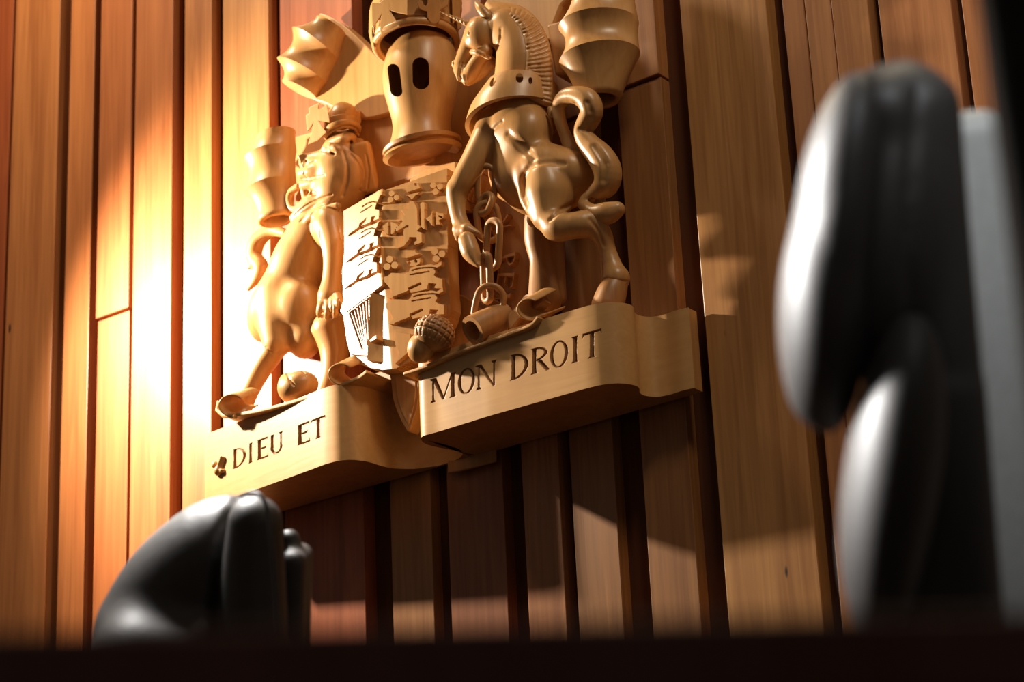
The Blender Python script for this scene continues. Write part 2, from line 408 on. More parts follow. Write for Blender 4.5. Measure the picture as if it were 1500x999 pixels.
    if ch == 'Y':
        return U(stem(w/2, T, 0, .5), serif(w/2, 0), sd_poly(X, v, [(w/2-.1, .5), (w/2+.06, .44), (.2, 1), (.02, 1)]), sd_poly(X, v, [(w/2, .5), (w/2+.08, .46), (w-.02, 1), (w-.12, 1)]))
    if ch == 'S':
        a = [(w*.82, .8), (w*.6, .94), (w*.35, .93), (w*.2, .78), (w*.28, .62), (w*.5, .52), (w*.75, .4), (w*.82, .22), (w*.62, .06), (w*.35, .05), (w*.15, .2)]
        return sd_line(X, v, a, .07)
# ================================================================= the wall of upright boards
x_of = lambda px, y=850: P(px, y, 0.0)[0]
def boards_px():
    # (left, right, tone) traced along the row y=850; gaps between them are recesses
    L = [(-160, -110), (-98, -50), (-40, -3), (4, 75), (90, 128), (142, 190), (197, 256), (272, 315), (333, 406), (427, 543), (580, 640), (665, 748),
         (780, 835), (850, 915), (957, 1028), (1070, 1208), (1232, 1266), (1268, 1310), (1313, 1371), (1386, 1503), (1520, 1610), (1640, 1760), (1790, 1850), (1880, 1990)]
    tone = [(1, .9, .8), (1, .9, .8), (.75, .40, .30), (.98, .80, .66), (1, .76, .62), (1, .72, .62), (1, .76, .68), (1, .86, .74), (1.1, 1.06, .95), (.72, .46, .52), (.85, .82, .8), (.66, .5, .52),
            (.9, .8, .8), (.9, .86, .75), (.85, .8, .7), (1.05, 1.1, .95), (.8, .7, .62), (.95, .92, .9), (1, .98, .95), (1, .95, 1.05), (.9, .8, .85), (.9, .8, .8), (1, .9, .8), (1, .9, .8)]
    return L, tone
def build_wall():
    L, tones = boards_px(); bm = bmesh.new(); tl = []
    zt, zb = 5.2, 0.0
    def box(x0, x1, y0, y1, z0, z1, tone):
        vs = [bm.verts.new(v) for v in ((x0, y0, z0), (x1, y0, z0), (x1, y1, z0), (x0, y1, z0), (x0, y0, z1), (x1, y0, z1), (x1, y1, z1), (x0, y1, z1))]
        for f in ((0, 1, 5, 4), (1, 2, 6, 5), (2, 3, 7, 6), (3, 0, 4, 7), (4, 5, 6, 7), (3, 2, 1, 0)):
            fc = bm.faces.new([vs[i] for i in f]); tl.append(tone)
    zj1 = P(187, 457, 0)[2]; zj2 = P(945, 122, 0)[2]
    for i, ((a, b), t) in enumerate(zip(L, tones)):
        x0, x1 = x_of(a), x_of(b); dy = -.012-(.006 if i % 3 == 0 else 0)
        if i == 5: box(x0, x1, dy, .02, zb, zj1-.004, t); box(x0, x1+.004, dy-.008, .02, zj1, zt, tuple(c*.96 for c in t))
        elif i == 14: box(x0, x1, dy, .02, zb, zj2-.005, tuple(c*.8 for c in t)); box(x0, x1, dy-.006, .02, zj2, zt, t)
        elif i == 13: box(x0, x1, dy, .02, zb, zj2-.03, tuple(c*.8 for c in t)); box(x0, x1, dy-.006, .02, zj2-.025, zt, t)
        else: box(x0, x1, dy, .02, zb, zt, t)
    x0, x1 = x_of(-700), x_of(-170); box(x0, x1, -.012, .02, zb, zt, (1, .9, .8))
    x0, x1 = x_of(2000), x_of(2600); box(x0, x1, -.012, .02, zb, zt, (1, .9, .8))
    nb = len(tl)
    box(x_of(-700), x_of(2600), .018, .10, zb, zt, (1, 1, 1))
    me = bpy.data.meshes.new('wall_back'); bm.to_mesh(me); bm.free()
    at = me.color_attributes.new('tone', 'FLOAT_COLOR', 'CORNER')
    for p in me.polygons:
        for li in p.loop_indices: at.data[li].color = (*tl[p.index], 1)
        if p.index >= nb: p.material_index = 1
    me.materials.append(BOARD); me.materials.append(RECESS)
    o = bpy.data.objects.new('wall_back', me); C.objects.link(o); o['kind'] = 'structure'
    m = o.modifiers.new('b', 'BEVEL'); m.width = .0015; m.segments = 2
    return o
build_wall()
XL, XR = x_of(-700), x_of(2600)
def room_box(name, lo, hi, mat):
    V = [(x, y, z) for x in (lo[0], hi[0]) for y in (lo[1], hi[1]) for z in (lo[2], hi[2])]
    o = link(name, V, [[0, 1, 3, 2], [4, 6, 7, 5], [0, 4, 5, 1], [2, 3, 7, 6], [0, 2, 6, 4], [1, 5, 7, 3]], mat, None, False, 'structure'); return o
room_box('floor', (XL-1, -8, -.1), (XR+3, .1, 0), CARPET)

# ================================================================= the coat of arms
root = thing('coat_of_arms', 'large honey-coloured carved wooden royal coat of arms mounted on the boarded wall', 'coat of arms', P(640, 640, 0))

# ---- motto plinth ------------------------------------------------
Z0 = P(849, 630, 0.012)[2]
mon_b = [(626, 652), (618.5, 648), (615.5, 642), (618, 638.5), (626, 636.5), (640, 633), (717, 609), (864, 567.5), (884, 563), (905, 561), (924, 562.5), (935, 566), (938, 570), (935.5, 574.5), (942, 579.5), (961, 582), (981, 578.5), (999, 572), (1018, 568)]
dieu_b = [(300, 744), (400, 708), (455, 688), (476, 680), (494, 675), (515, 673), (539, 676), (560, 683), (578, 686.5), (608, 687), (644, 682), (671, 673), (679, 665), (674, 658), (650, 650.5), (626, 645)]
def plan(px): return np.array([PZ(x, y, Z0)[:2] for x, y in px])
def top_z(px_top, px_bot):                       # height of the top edge above a bottom point
    b = PZ(*px_bot, Z0); d = -b[1]
    t = P(px_top[0], px_top[1], d); return t[2]
Z1 = np.mean([top_z((893, 439), (905, 561)), top_z((539, 567), (539, 676)), top_z((302, 637), (302, 743))])
def resample(pts, step):
    pts = np.array(pts); seg = np.linalg.norm(np.diff(pts, axis=0), axis=1); s = np.r_[0, np.cumsum(seg)]; n = int(s[-1]/step)+1
    q = np.linspace(0, s[-1], n); return np.stack([np.interp(q, s, pts[:, i]) for i in range(pts.shape[1])], 1)
MON_L = [('M', 228, 400), ('O', 412, 525), ('N', 530, 672), ('D', 757, 880), ('R', 895, 1022), ('O', 1025, 1145), ('I', 1165, 1218), ('T', 1240, 1368)]
DIE_L = [('D', 155, 232), ('I', 243, 272), ('E', 292, 358), ('U', 366, 440), ('E', 518, 594), ('T', 597, 680)]
def letters(px, py, which):
    """per vertex: signed distance in px and id of the nearest letter"""
    if which == 'mon': X = (px-580)*4.541; Y = (py-380)*4.541; yb = 955-.283*(X-240); yt = 795-.298*(X-240); LL = MON_L; sc = 4.541
    else: X = (px-300)*3.843; Y = (py-460)*3.843; yb = 875-.367*(X-160); yt = 765-.374*(X-155); LL = DIE_L; sc = 3.843
    best = np.full(px.shape, 1e3); idn = np.full(px.shape, -1)
    for i, (ch, x0, x1) in enumerate(LL):
        hgt = (yb-yt); m = (X > x0-30) & (X < x1+30) & (Y > yt-25) & (Y < yb+25)
        if not m.any(): continue
        u = (X[m]-x0)/(x1-x0); v = (yb[m]-Y[m])/hgt[m]; asp = {'I': .36, 'M': 1.1, 'T': .8, 'E': .66, 'D': .86, 'R': .84, 'O': .9, 'U': .84, 'N': .98}[ch]
        sd = letter_sd(ch, u, v, asp)*hgt[m]/sc
        bb = best[m]; ii = idn[m]; w = sd < bb; bb[w] = sd[w]; ii[w] = i; best[m] = bb; idn[m] = ii
    return best, idn
def grid_faces(nu, nv):
    i, j = np.meshgrid(np.arange(nu-1), np.arange(nv-1), indexing='ij'); a = (i*nv+j).ravel(); return np.stack([a, a+nv, a+nv+1, a+1], 1)
def submesh(V, Fc):
    u, inv = np.unique(Fc.ravel(), return_inverse=True); return V[u], inv.reshape(Fc.shape)
def plate(name, bpx, which, parent, step=.00085):
    pl = plan(bpx)
    if which == 'mon': pl = np.vstack([[pl[0][0]+.03, -.04], pl])
    pl = resample(pl, .004)
    for _ in range(9):
        q = pl.copy(); q[1:-1] = pl[1:-1]*.5+(pl[:-2]+pl[2:])*.25; pl = q
    pl = resample(np.array(catmull(pl, 4)), step)
    tn = np.gradient(pl, axis=0); tn /= np.linalg.norm(tn, axis=1)[:, None]; nn = np.stack([tn[:, 1], -tn[:, 0]], 1)   # outward, towards the room
    zz = np.arange(Z0, Z1+step*.5, step); nu, nv = len(pl), len(zz)
    V = np.zeros((nu, nv, 3)); V[:, :, :2] = pl[:, None, :]; V[:, :, 2] = zz[None, :]
    px, py = proj(V); sd, idn = letters(px, py, which)
    if which == 'mon':  # only on the flat front
        ok = (pl[:, 0] > pl[:, 0].min())
    m = 1.4e-3
    dep = np.clip(-sd*m*1.7, 0, .0075)
    # the lettering stays on the front stretch facing the room
    front = (nn[:, 1] < -.6)
    dep *= front[:, None]
    V[:, :, 0] -= nn[:, 0][:, None]*dep; V[:, :, 1] -= nn[:, 1][:, None]*dep
    Vf = V.reshape(-1, 3); Fc = grid_faces(nu, nv); inside = (sd.ravel() < 0) & np.repeat(front, nv)
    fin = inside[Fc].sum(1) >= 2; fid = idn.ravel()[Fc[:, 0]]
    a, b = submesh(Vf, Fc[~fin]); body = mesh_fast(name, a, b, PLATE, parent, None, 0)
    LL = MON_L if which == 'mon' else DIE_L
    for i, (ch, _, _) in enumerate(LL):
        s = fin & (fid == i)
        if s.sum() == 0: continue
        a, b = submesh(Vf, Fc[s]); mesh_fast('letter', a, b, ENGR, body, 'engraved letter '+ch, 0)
    return body, pl
plinth_m, plm = plate('motto_scroll', mon_b, 'mon', root); plinth_m['label'] = 'front scroll engraved MON DROIT'
plinth_d, pld = plate('motto_scroll', dieu_b, 'dieu', root); plinth_d['label'] = 'rear scroll engraved DIEU ET'
def slab(name, pl, z0, z1, mat, parent, back=-.0275, label=None):
    pl = pl[::4]
    k = len(pl); poly = [tuple(p) for p in pl]+[(pl[-1][0], back), (pl[0][0], back)]
    n = len(poly); V = [(x, y, z0) for x, y in poly]+[(x, y, z1) for x, y in poly]
    Fc = [list(range(n))[::-1], [n+i for i in range(n)]]+[[i, i+1, n+i+1, n+i] for i in range(k-1, n-1)]+[[n-1, 0, n, 2*n-1]]
    return link(name, V, Fc, mat, parent, False, None, label)
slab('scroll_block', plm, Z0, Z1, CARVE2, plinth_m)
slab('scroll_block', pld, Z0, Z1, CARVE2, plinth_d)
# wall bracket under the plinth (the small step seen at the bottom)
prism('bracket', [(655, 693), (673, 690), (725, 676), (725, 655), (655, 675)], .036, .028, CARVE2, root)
# little carved trefoil on the left end
cv = Carve(.0016, 2).e(320, 690, .2, (6.5, 7, 5)).e(315, 682, .2, (5.5, 5.5, 5)).b(325, 681, .2, (6, 9, 4), -20, 1)
ddl = -plan([(320, 736)])[0][1]
cv = Carve(.0016, 2).e(320, 690, ddl, (7, 7.5, 6)).e(315, 681, ddl, (5.5, 5.5, 5)).b(324, 678, ddl, (4.5, 10, 4), -20, 1).b(326, 690, ddl, (4, 3, 4), 0, 1)
cv.build('trefoil', CARVE, root)

# ---- shield -------------------------------------------------------
S1 = lambda x, y: (495+x/8.325, 240+y/8.325)
S2 = lambda x, y: (495+x/8.325, 350+y/8.325)
S3 = lambda x, y: (495+x/8.325, 430+y/8.325)
SD0 = .180
crease = np.array([(562, 276), (559, 330), (561, 400), (566, 440), (570, 490), (574, 545)], float)
cw = np.array([P(x, y, SD0) for x, y in crease])
def shield_base(x, z):
    xc = np.interp(z, cw[::-1, 2], cw[::-1, 0]); u = x-xc
    d = np.where(u > 0, SD0-.19*u, SD0+.20*u-.1*u*u)
    s = .006; 
    return d-np.where(np.abs(u) < s, (s-np.abs(u))**2*8, 0)
sh_out = [(503, 313), (562, 279), (655, 246), (655, 300), (657, 400), (660, 452), (655, 470), (640, 495), (612, 520), (600, 530), (580, 540), (560, 542), (538, 538), (515, 528), (508, 500), (503, 462), (498, 456), (503, 440), (501, 400), (505, 360)]
def M(fn, pts): return [fn(*p) for p in pts]
LA = [(560, 460), (600, 452), (650, 412), (830, 420), (860, 400), (880, 350), (960, 330), (1130, 305), (1180, 318), (1265, 270), (1262, 322), (1210, 350), (1172, 368), (1195, 400), (1170, 440), (1215, 472), (1275, 480), (1275, 575), (1275, 600), (1180, 602), (1175, 580), (1200, 545), (1105, 540), (1085, 612), (890, 658), (870, 620), (820, 648), (680, 700), (660, 722), (600, 715), (655, 650), (625, 590), (590, 550), (560, 520)]
charges = []           # (name, raise polygons, cut shapes)
def shifted(p, dx, dy): return [(a+dx, b+dy) for a, b in p]
for dx, dy in ((0, 0), (20, 320)):
    charges.append(('heraldic_lion', [M(S2, shifted(LA, dx, dy))], [(M(S2, shifted([(905, 382), (1000, 355), (1130, 345), (1190, 352)], dx, dy)), .9), (M(S2, shifted([(885, 435), (1110, 395)], dx, dy)), .9),
                    (M(S2, shifted([(870, 605), (1000, 545)], dx, dy)), 1.7)]))
charges.append(('heraldic_lion', [M(S3, [(700, 460), (880, 490), (885, 690), (740, 820), (690, 860), (745, 720), (700, 640), (690, 560)])], []))
charges.append(('heraldic_lion', [M(S1, [(870, 450), (925, 455), (965, 540), (985, 740), (1010, 770), (965, 820), (1022, 840), (1022, 960), (935, 990), (930, 955), (962, 930), (955, 893), (870, 895), (865, 930), (800, 1010), (720, 1030), (790, 960), (800, 790), (860, 765), (855, 740), (710, 830), (700, 790), (745, 745), (790, 690), (740, 700), (765, 640), (810, 620), (762, 560), (800, 545), (845, 560)]),
                    M(S1, [(1000, 485), (1030, 462), (1057, 480), (1055, 800), (1010, 765)])], [(M(S1, [(975, 560), (980, 735)]), .8)]))
def fleur(fn, cx, cy, r, ang=0):
    out = []
    for a in (90, 210, 330):
        t = math.radians(a+ang); out.append([fn(cx+math.cos(t)*r*.6+math.cos(q)*r*.5, cy-math.sin(t)*r*.6-math.sin(q)*r*.5) for q in np.linspace(0, 6.283, 14)[:-1]])
    return out
charges += [('fleur_de_lis', [M(S1, [(870, 240), (925, 228), (985, 245), (1005, 300), (840, 345), (832, 290)]), M(S1, [(820, 385), (990, 340), (985, 370), (945, 385), (900, 442), (865, 395)])], [(M(S1, [(943, 250), (943, 252)]), 1.8)]),
            ('fleur_de_lis', fleur(S1, 670, 400, 75, 20), []), ('fleur_de_lis', fleur(S1, 1200, 290, 80, 50), []),
            ('fleur_de_lis', [M(S1, [(1070, 670), (1125, 625), (1152, 560), (1152, 765), (1110, 700)]), M(S1, [(1190, 575), (1235, 600), (1290, 600), (1290, 660), (1230, 690), (1250, 740), (1190, 740)])], [(M(S1, [(1235, 640), (1262, 650)]), 1.2)]),
            ('fleur_de_lis', [M(S1, [(540, 760), (612, 700), (612, 862), (575, 850)]), M(S1, [(642, 700), (690, 720), (740, 745), (700, 790), (680, 850), (642, 860)])], []),
            ('fleur_de_lis', fleur(S2, 640, 300, 90, 10), []), ('fleur_de_lis', fleur(S2, 1215, 190, 90, 40), []),
            ('fleur_de_lis', [M(S2, [(830, 215), (900, 180), (930, 118), (950, 160), (1000, 180), (835, 238)]), M(S2, [(830, 278), (1002, 232), (1002, 300), (950, 330), (890, 335), (850, 300)])], [(M(S2, [(868, 292), (868, 294)]), 2), (M(S2, [(950, 270), (950, 272)]), 2)])]
# left panel: raised lions whose gaps read as dark cuts
LB = [(98, 612), (560, 338), (562, 385), (510, 400), (540, 460), (470, 472), (450, 552), (500, 558), (503, 690), (440, 700), (530, 660), (500, 692), (380, 765), (270, 795), (180, 862), (112, 890), (100, 760)]
G1 = [(112, 886), (150, 845), (185, 820), (252, 772), (262, 730), (350, 655), (340, 690), (275, 760), (380, 722), (400, 700), (405, 650), (458, 632), (430, 695), (540, 655), (500, 700), (385, 765), (270, 798), (180, 862)]
cuts_left = []
for k in range(3):
    dx, dy = -15*k, 322*k
    cuts_left.append(('poly', M(S1, shifted(G1, dx, dy))))
    cuts_left.append(('poly', M(S1, shifted([(512, 388), (556, 372), (556, 400), (560, 470), (480, 470)], dx, dy))))
    cuts_left.append(('poly', M(S1, shifted([(470, 480), (560, 480), (560, 545), (512, 560), (450, 552)], dx, dy))))
    cuts_left.append(('poly', M(S1, shifted([(502, 565), (560, 545), (560, 690), (502, 690)], dx, dy))))
    cuts_left.append(('line', M(S1, shifted([(300, 522), (360, 480), (430, 460), (480, 470), (545, 466)], dx, dy)), .7))
    cuts_left.append(('line', M(S1, shifted([(280, 590), (410, 510)], dx, dy)), .7))
harp = M(S3, [(128, 236), (430, 8), (418, 120), (400, 500), (378, 625), (290, 690)])
pillar_l = np.array(M(S3, [(432, 0), (415, 200), (400, 500), (385, 810)])); pillar_r = np.array(M(S3, [(500, 0), (515, 200), (518, 500), (520, 830)]))
def build_shield(step=.001):
    corner = np.array([P(x, y, SD0) for x, y in sh_out]); x0, x1 = corner[:, 0].min()-.09, corner[:, 0].max()+.03; z0, z1 = corner[:, 2].min()-.03, corner[:, 2].max()+.03
    xs = np.arange(x0, x1, step); zs = np.arange(z0, z1, step)
    X, Z = np.meshgrid(xs, zs, indexing='ij'); D = shield_base(X, Z)
    base = np.stack([X, -D, Z], -1); px, py = proj(base)
    hgt = .0085
    rx, ry = proj(np.stack([X, -D-hgt, Z], -1))
    Hh = np.zeros(X.shape); cid = np.full(X.shape, -1)
    for i, (nm, polys, slits) in enumerate(charges):
        sd = np.min([sd_poly(rx, ry, p) for p in polys], axis=0)
        for ln, w in slits: sd = np.maximum(sd, -sd_line(rx, ry, ln, w))
        m = sd < 0; Hh[m] = hgt; cid[m] = i
    # left panel
    xc = np.interp(py, crease[:, 1], crease[:, 0]); left = (rx < np.interp(ry, crease[:, 1], crease[:, 0])-1)
    cut = np.full(X.shape, 1e3)
    for c_ in cuts_left: cut = np.minimum(cut, sd_poly(rx, ry, c_[1]) if c_[0] == 'poly' else sd_line(rx, ry, c_[1], c_[2]))
    lionzone = left & (sd_poly(rx, ry, M(S2, [(60, -700), (600, -850), (545, 560), (90, 900)])) < 0) & (cut > 0)
    third = np.clip(((ry-S1(0, 612)[1]+ (rx-S1(98, 0)[0])*.55)*8.325/322), 0, 2.99).astype(int)
    Hh[lionzone] = np.maximum(Hh[lionzone], hgt); cid[lionzone] = 100+third[lionzone]
    hp = sd_poly(rx, ry, harp)
    lx = np.interp(ry, pillar_l[:, 1], pillar_l[:, 0]); rx_ = np.interp(ry, pillar_r[:, 1], pillar_r[:, 0])
    inp = (ry > S3(0, 0)[1]) & (ry < S3(0, 825)[1]) & (rx > lx) & (rx < rx_)
    frame = (ry > S3(0, 0)[1]-2) & (rx < lx) & (hp > 0) & (ry < S3(0, 760)[1]) & (sd_poly(rx, ry, M(S3, [(90, 250), (460, -30), (400, 760), (160, 740)])) < 0)
    Hh[frame] = hgt; cid[frame] = 200
    Hh[hp < 0] = -.004; cid[hp < 0] = 200
    for q in range(8):                           # strings
        a = S3(150+q*36, 225-q*27); b = S3(300+q*11, 665-q*9) if q < 4 else S3(330+(q-4)*18+10, 640-(q-4)*70)
        s = (sd_line(rx, ry, [a, (a[0]+(b[0]-a[0]), b[1])], .62) < 0) & (hp < 0); Hh[s] = hgt*.7
    t = np.clip((rx_-rx)/(rx_-lx+1e-6), 0, 1); Hh[inp] = (hgt*2.0*t)[inp]; cid[inp] = 200
    stp = inp & (sd_poly(rx, ry, M(S3, [(430, 605), (500, 535), (600, 545), (520, 575), (450, 610)])) < 0); Hh[stp] = hgt*2.6
    V = base.copy(); V[..., 1] -= Hh
    outp = smoothpoly(sh_out, 1); ins = sd_poly(px, py, sh_out) < 0
    Fc = grid_faces(*X.shape); keep = ins.ravel()[Fc].all(1); Fc = Fc[keep]; V = V.reshape(-1, 3); fc = cid.ravel()[Fc]
    fid = fc.max(1)
    b = Fc[fid < 0]; Vs, Fs = submesh(V, b)
    # thickness: a skirt down from the outer edge of the whole panel and a back
    e = {}
    for q in Fc:
        for a_, b_ in zip(q, np.roll(q, -1)):
            k = (min(a_, b_), max(a_, b_)); e[k] = None if k in e else (a_, b_)
    bd = [v for v in e.values() if v is not None]; vid = {}; sv = []; sf = []
    for a_, b_ in bd:
        r_ = []
        for v in (b_, a_):
            if v not in vid:
                vid[v] = len(sv); p = V[v].copy(); sv.append(p); bp = base.reshape(-1, 3)[v].copy(); bp[1] += .034; sv.append(bp)
            r_.append(vid[v])
        sf.append([r_[0], r_[1], r_[1]+1, r_[0]+1])
    n0 = len(Vs); Vs = np.concatenate([Vs, np.array(sv)]); Fs = np.concatenate([Fs, np.array(sf)+n0])
    sh = mesh_fast('shield', Vs, Fs, CARVE, root, None, 0)
    for i in sorted(set(fid.tolist())-{-1}):
        a, b = submesh(V, Fc[fid == i]); nm = charges[i][0] if i < 100 else ('harp' if i == 200 else 'heraldic_lion')
        mesh_fast(nm, a, b, CARVE, sh, None, 0)
    for o in [sh]+list(sh.children): o.data.set_sharp_from_angle(angle=math.radians(35))
    return sh
shield = build_shield()
prism('shield_back', [(600, 262), (625, 246), (668, 236), (668, 300), (660, 300), (600, 300)], .118, .06, CARVE, shield)

# ---- garter belt behind the shield ---------------------------------
GC = P(652, 400, .09); gr = np.array([(P(767, 372, .09)-GC)[0], (P(652, 236, .09)-GC)[2]*1.0])
gr[1] = abs(gr[1])
def garter(step=.0012):
    V = []; nr, na = 50, 900
    rr = np.linspace(.60, 1.0, nr); aa = np.linspace(-math.pi/2+.02, 1.5*math.pi+.02-.0, na)
    A, Rr = np.meshgrid(aa, rr, indexing='ij'); X = GC[0]+gr[0]*Rr*np.cos(A); Z = GC[2]+gr[1]*Rr*np.sin(A)
    # legend
    txt = 'HONI SOIT QUI MAL Y PENSE'; a0, a1 = math.radians(238), math.radians(-58)
    hh = np.zeros(A.shape); cid = np.full(A.shape, -1)
    n = len(txt); dl = (a0-a1)/n
    for i, ch in enumerate(txt):
        if ch == ' ' or ch == 'H' or ch == 'Q': continue
        ac = a0-dl*(i+.5); da = (A-ac+math.pi) % (2*math.pi)-math.pi
        u = -da/(dl*.8)+.5; v = (Rr-.66)/(.22); m = (np.abs(u-.5) < .7) & (v > -.1) & (v < 1.1)
        sd = letter_sd(ch, u[m], v[m], .85); q = sd < 0
        t = hh[m]; t[q] = .012; hh[m] = t; t = cid[m]; t[q] = i; cid[m] = t
    rim = (Rr > .93) | (Rr < .62); hh[rim] = .004
    dd = .075-.02*np.cos(A)*0-((Rr-.8)**2)*.25
    V = np.stack([X, -(dd+hh), Z], -1).reshape(-1, 3); Fc = grid_faces(na, nr)
    fid = cid.ravel()[Fc].max(1)
    a, b = submesh(V, Fc[fid < 0])
    # outer and inner rims back to the wall side
    sk = []; n0 = len(a)
    vv = []
    for rr_i in (0, nr-1):
        for i in range(na):
            p = V[i*nr+rr_i]; vv.append(p); vv.append([p[0], -.03, p[2]])
    base = n0
    for k in range(2):
        for i in range(na-1):
            s = base+k*na*2+i*2; sk.append([s, s+2, s+3, s+1])
    a = np.concatenate([a, np.array(vv)]); b = np.concatenate([b, np.array(sk)])
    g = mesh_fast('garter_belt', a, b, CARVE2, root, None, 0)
    for i in sorted(set(fid.tolist())-{-1}):
        a, b = submesh(V, Fc[fid == i]); mesh_fast('letter', a, b, CARVE2, g, 'raised letter '+txt[i], 0)
    for o in [g]+list(g.children): o.data.set_sharp_from_angle(angle=math.radians(40))
garter()
# hanging garter end, a pointed leaf shape in front of the plinth
dp = .135
prism('garter_end', smoothpoly([(572, 536), (573, 560), (576, 585), (584, 608), (594, 628), (599, 632), (604, 618), (611, 595), (613, 565), (613, 538)], 3), dp, dp-.03, CARVE, root, bevel=.002)
prism('garter_end_panel', [(580, 536), (579, 562), (583, 588), (592, 612), (598, 622), (603, 608), (608, 580), (609, 545), (608, 536)], dp+.002, dp-.01, CARVE, bpy.data.objects['garter_end'], bevel=.001)
# ---- helmet --------------------------------------------------------
hd = .118
hp_ = [(612, 51, 632, 51.5, hd, 1), (594, 54.5, 650, 55, hd, 1), (580, 62, 661, 63, hd, 1), (568, 78, 668, 79, hd, 1), (561.5, 100, 671.5, 102, hd, 1), (560.5, 118, 672, 122, hd, 1), (563, 137, 669, 142, hd, 1), (569, 158, 664, 162, hd, 1),
       (574, 176, 661, 178, hd, 1), (575.5, 190, 661, 190, hd, 1), (573, 205, 663, 200, hd, 1), (568, 220, 668, 207, hd, .95), (561, 236, 677, 213, hd, .85)]
helmet = loft('helmet', hp_, CARVE, root, sub=5, cap=(True, False), tilt=16, n=96, flat_angle=80)
sm = helmet.modifiers.new('t', 'SOLIDIFY'); sm.thickness = .011; sm.offset = -1
def slot_cut(cx, cy, w, h, lean):
    pts = []
    for a in np.linspace(0, 2*math.pi, 32, endpoint=False):
        x = math.cos(a)*w; y = math.sin(a)*w+(h-w if math.sin(a) > 0 else -(h-w)); pts.append((cx+x+y*lean, cy+y))
    D0 = depth(P(cx, cy, hd)); V = [PD(x, y, D0-.02) for x, y in pts]+[PD(x, y, D0-.2) for x, y in pts]; n = len(pts)
    Fc = [list(range(n)), [n+i for i in range(n)][::-1]]+[[i, (i+1) % n, n+(i+1) % n, n+i] for i in range(n)]
    return V, Fc
cutters = []
for args in ((578.5, 117.5, 9, 24, .13), (616.5, 107.5, 12.3, 23.5, .03)):
    V, Fc = slot_cut(*args); c_ = link('cutter', V, Fc, None, None, False); cutters.append(c_)
    bmod = helmet.modifiers.new('s', 'BOOLEAN'); bmod.object = c_; bmod.operation = 'DIFFERENCE'; bmod.solver = 'EXACT'
def bake(o):                                      # turn modifiers into plain mesh
    dg = bpy.context.evaluated_depsgraph_get(); dg.update(); ev = o.evaluated_get(dg); me = bpy.data.meshes.new_from_object(ev, depsgraph=dg)
    o.modifiers.clear(); old = o.data; o.data = me; me.name = o.name; return o
bpy.context.view_layer.update()
bake(helmet); helmet.data.set_sharp_from_angle(angle=math.radians(40))
for c_ in cutters: bpy.data.objects.remove(c_, do_unlink=True)

def flat_at(name, poly, D, thick, mat, parent, yaw=0, cx=0):
    V = [PD(x, y, D+(x-cx)*math.tan(math.radians(yaw))*D/F) for x, y in poly]; W_ = [np.array(v)-BACK*thick for v in V]; n = len(V)
    Fc = [list(range(n)), [n+i for i in range(n)][::-1]]+[[i, (i+1) % n, n+(i+1) % n, n+i] for i in range(n)]
    o = link(name, V+W_, Fc, mat, parent, False); b = o.modifiers.new('b', 'BEVEL'); b.width = .001; return o
_rg = ring((561, 233), (676, 211), hd, .97, 16, 64); V = [np.array(p)+UP*.004 for p in _rg]+[np.array(p)+UP*.012 for p in _rg]
link('neck_plate', V, [list(range(64))[::-1], [64+i for i in range(64)]]+[[i, (i+1) % 64, 64+(i+1) % 64, 64+i] for i in range(64)], CARVE2, helmet, True, None, None, 40)
# ---- royal crown ---------------------------------------------------
cd = .128
crown = loft('crown', [(551, 66, 668, 56, cd, .98), (547.5, 60, 671, 50, cd, 1), (548, 52, 672, 42, cd, 1), (545, 36, 674, 28, cd, 1.02), (542, 18, 677, 12, cd, 1.04)], CARVE, root, sub=4, cap=(False, False), tilt=25, n=96, thick=.006, flat_angle=60)
def ring_tube(name, L, Rr, d, ratio, tilt, rad_px, mat, parent, n=72):
    rg = ring(L, Rr, d, ratio, tilt, n); m = mpp(rg[0]); V, Fc = tube_mesh(rg, rad_px*m, 12, closed=True); return link(name, V, Fc, mat, parent)
ring_tube('circlet', (551, 69), (668, 58), cd, 1.0, 26, 6.0, CARVE, crown)
ring_tube('circlet', (550, 60), (669, 50), cd, 1.0, 26, 3.0, CARVE, crown)
loft('crown_cap', [(557, 50, 665, 42, cd, .95), (553, 20, 670, 14, cd, .95), (556, -10, 668, -16, cd, .95), (572, -34, 652, -38, cd, .9), (600, -48, 625, -50, cd, .9)], CARVE2, crown, sub=4, tilt=22, cap=(False, True))
def curved_plate(name, poly, d, bulge_c, bulge_r, thick, mat, parent, lean=0, label=None):
    """flat traced outline wrapped round an upright cylinder so that it bends like the crown it sits on"""
    bm = bmesh.new(); D = depth(P(bulge_c[0], bulge_c[1], cd))
    vs = []
    for x, y in poly:
        u = (x-bulge_c[0])/bulge_r; u = max(-.985, min(.985, u)); r = bulge_r*D/F
        vs.append(bm.verts.new(PD(x, y, D-r*math.sqrt(1-u*u)*math.cos(math.radians(24))-.014)))
    f = bm.faces.new(vs); bmesh.ops.triangulate(bm, faces=[f])
    bmesh.ops.recalc_face_normals(bm, faces=bm.faces); me = bpy.data.meshes.new(name); bm.to_mesh(me); bm.free()
    o = bpy.data.objects.new(name, me); C.objects.link(o); me.materials.append(mat); setparent(o, parent)
    nz = np.mean([np.array(p.normal)@BACK for p in me.polygons])
    if nz < 0: me.flip_normals()
    m = o.modifiers.new('t', 'SOLIDIFY'); m.thickness = thick; m.offset = 0
    b = o.modifiers.new('b', 'BEVEL'); b.width = .001; b.limit_method = 'ANGLE'
    return o
def crown_piece(name, poly, cx, thick):
    u = (cx-609)/66; Dc = depth(P(609, 20, cd)); r = 66*Dc/F; off = r*math.sqrt(1-u*u)*math.cos(math.radians(24))
    return flat_at(name, poly, Dc-off-.022, thick, CARVE, crown, math.degrees(math.asin(u))*.85, cx)
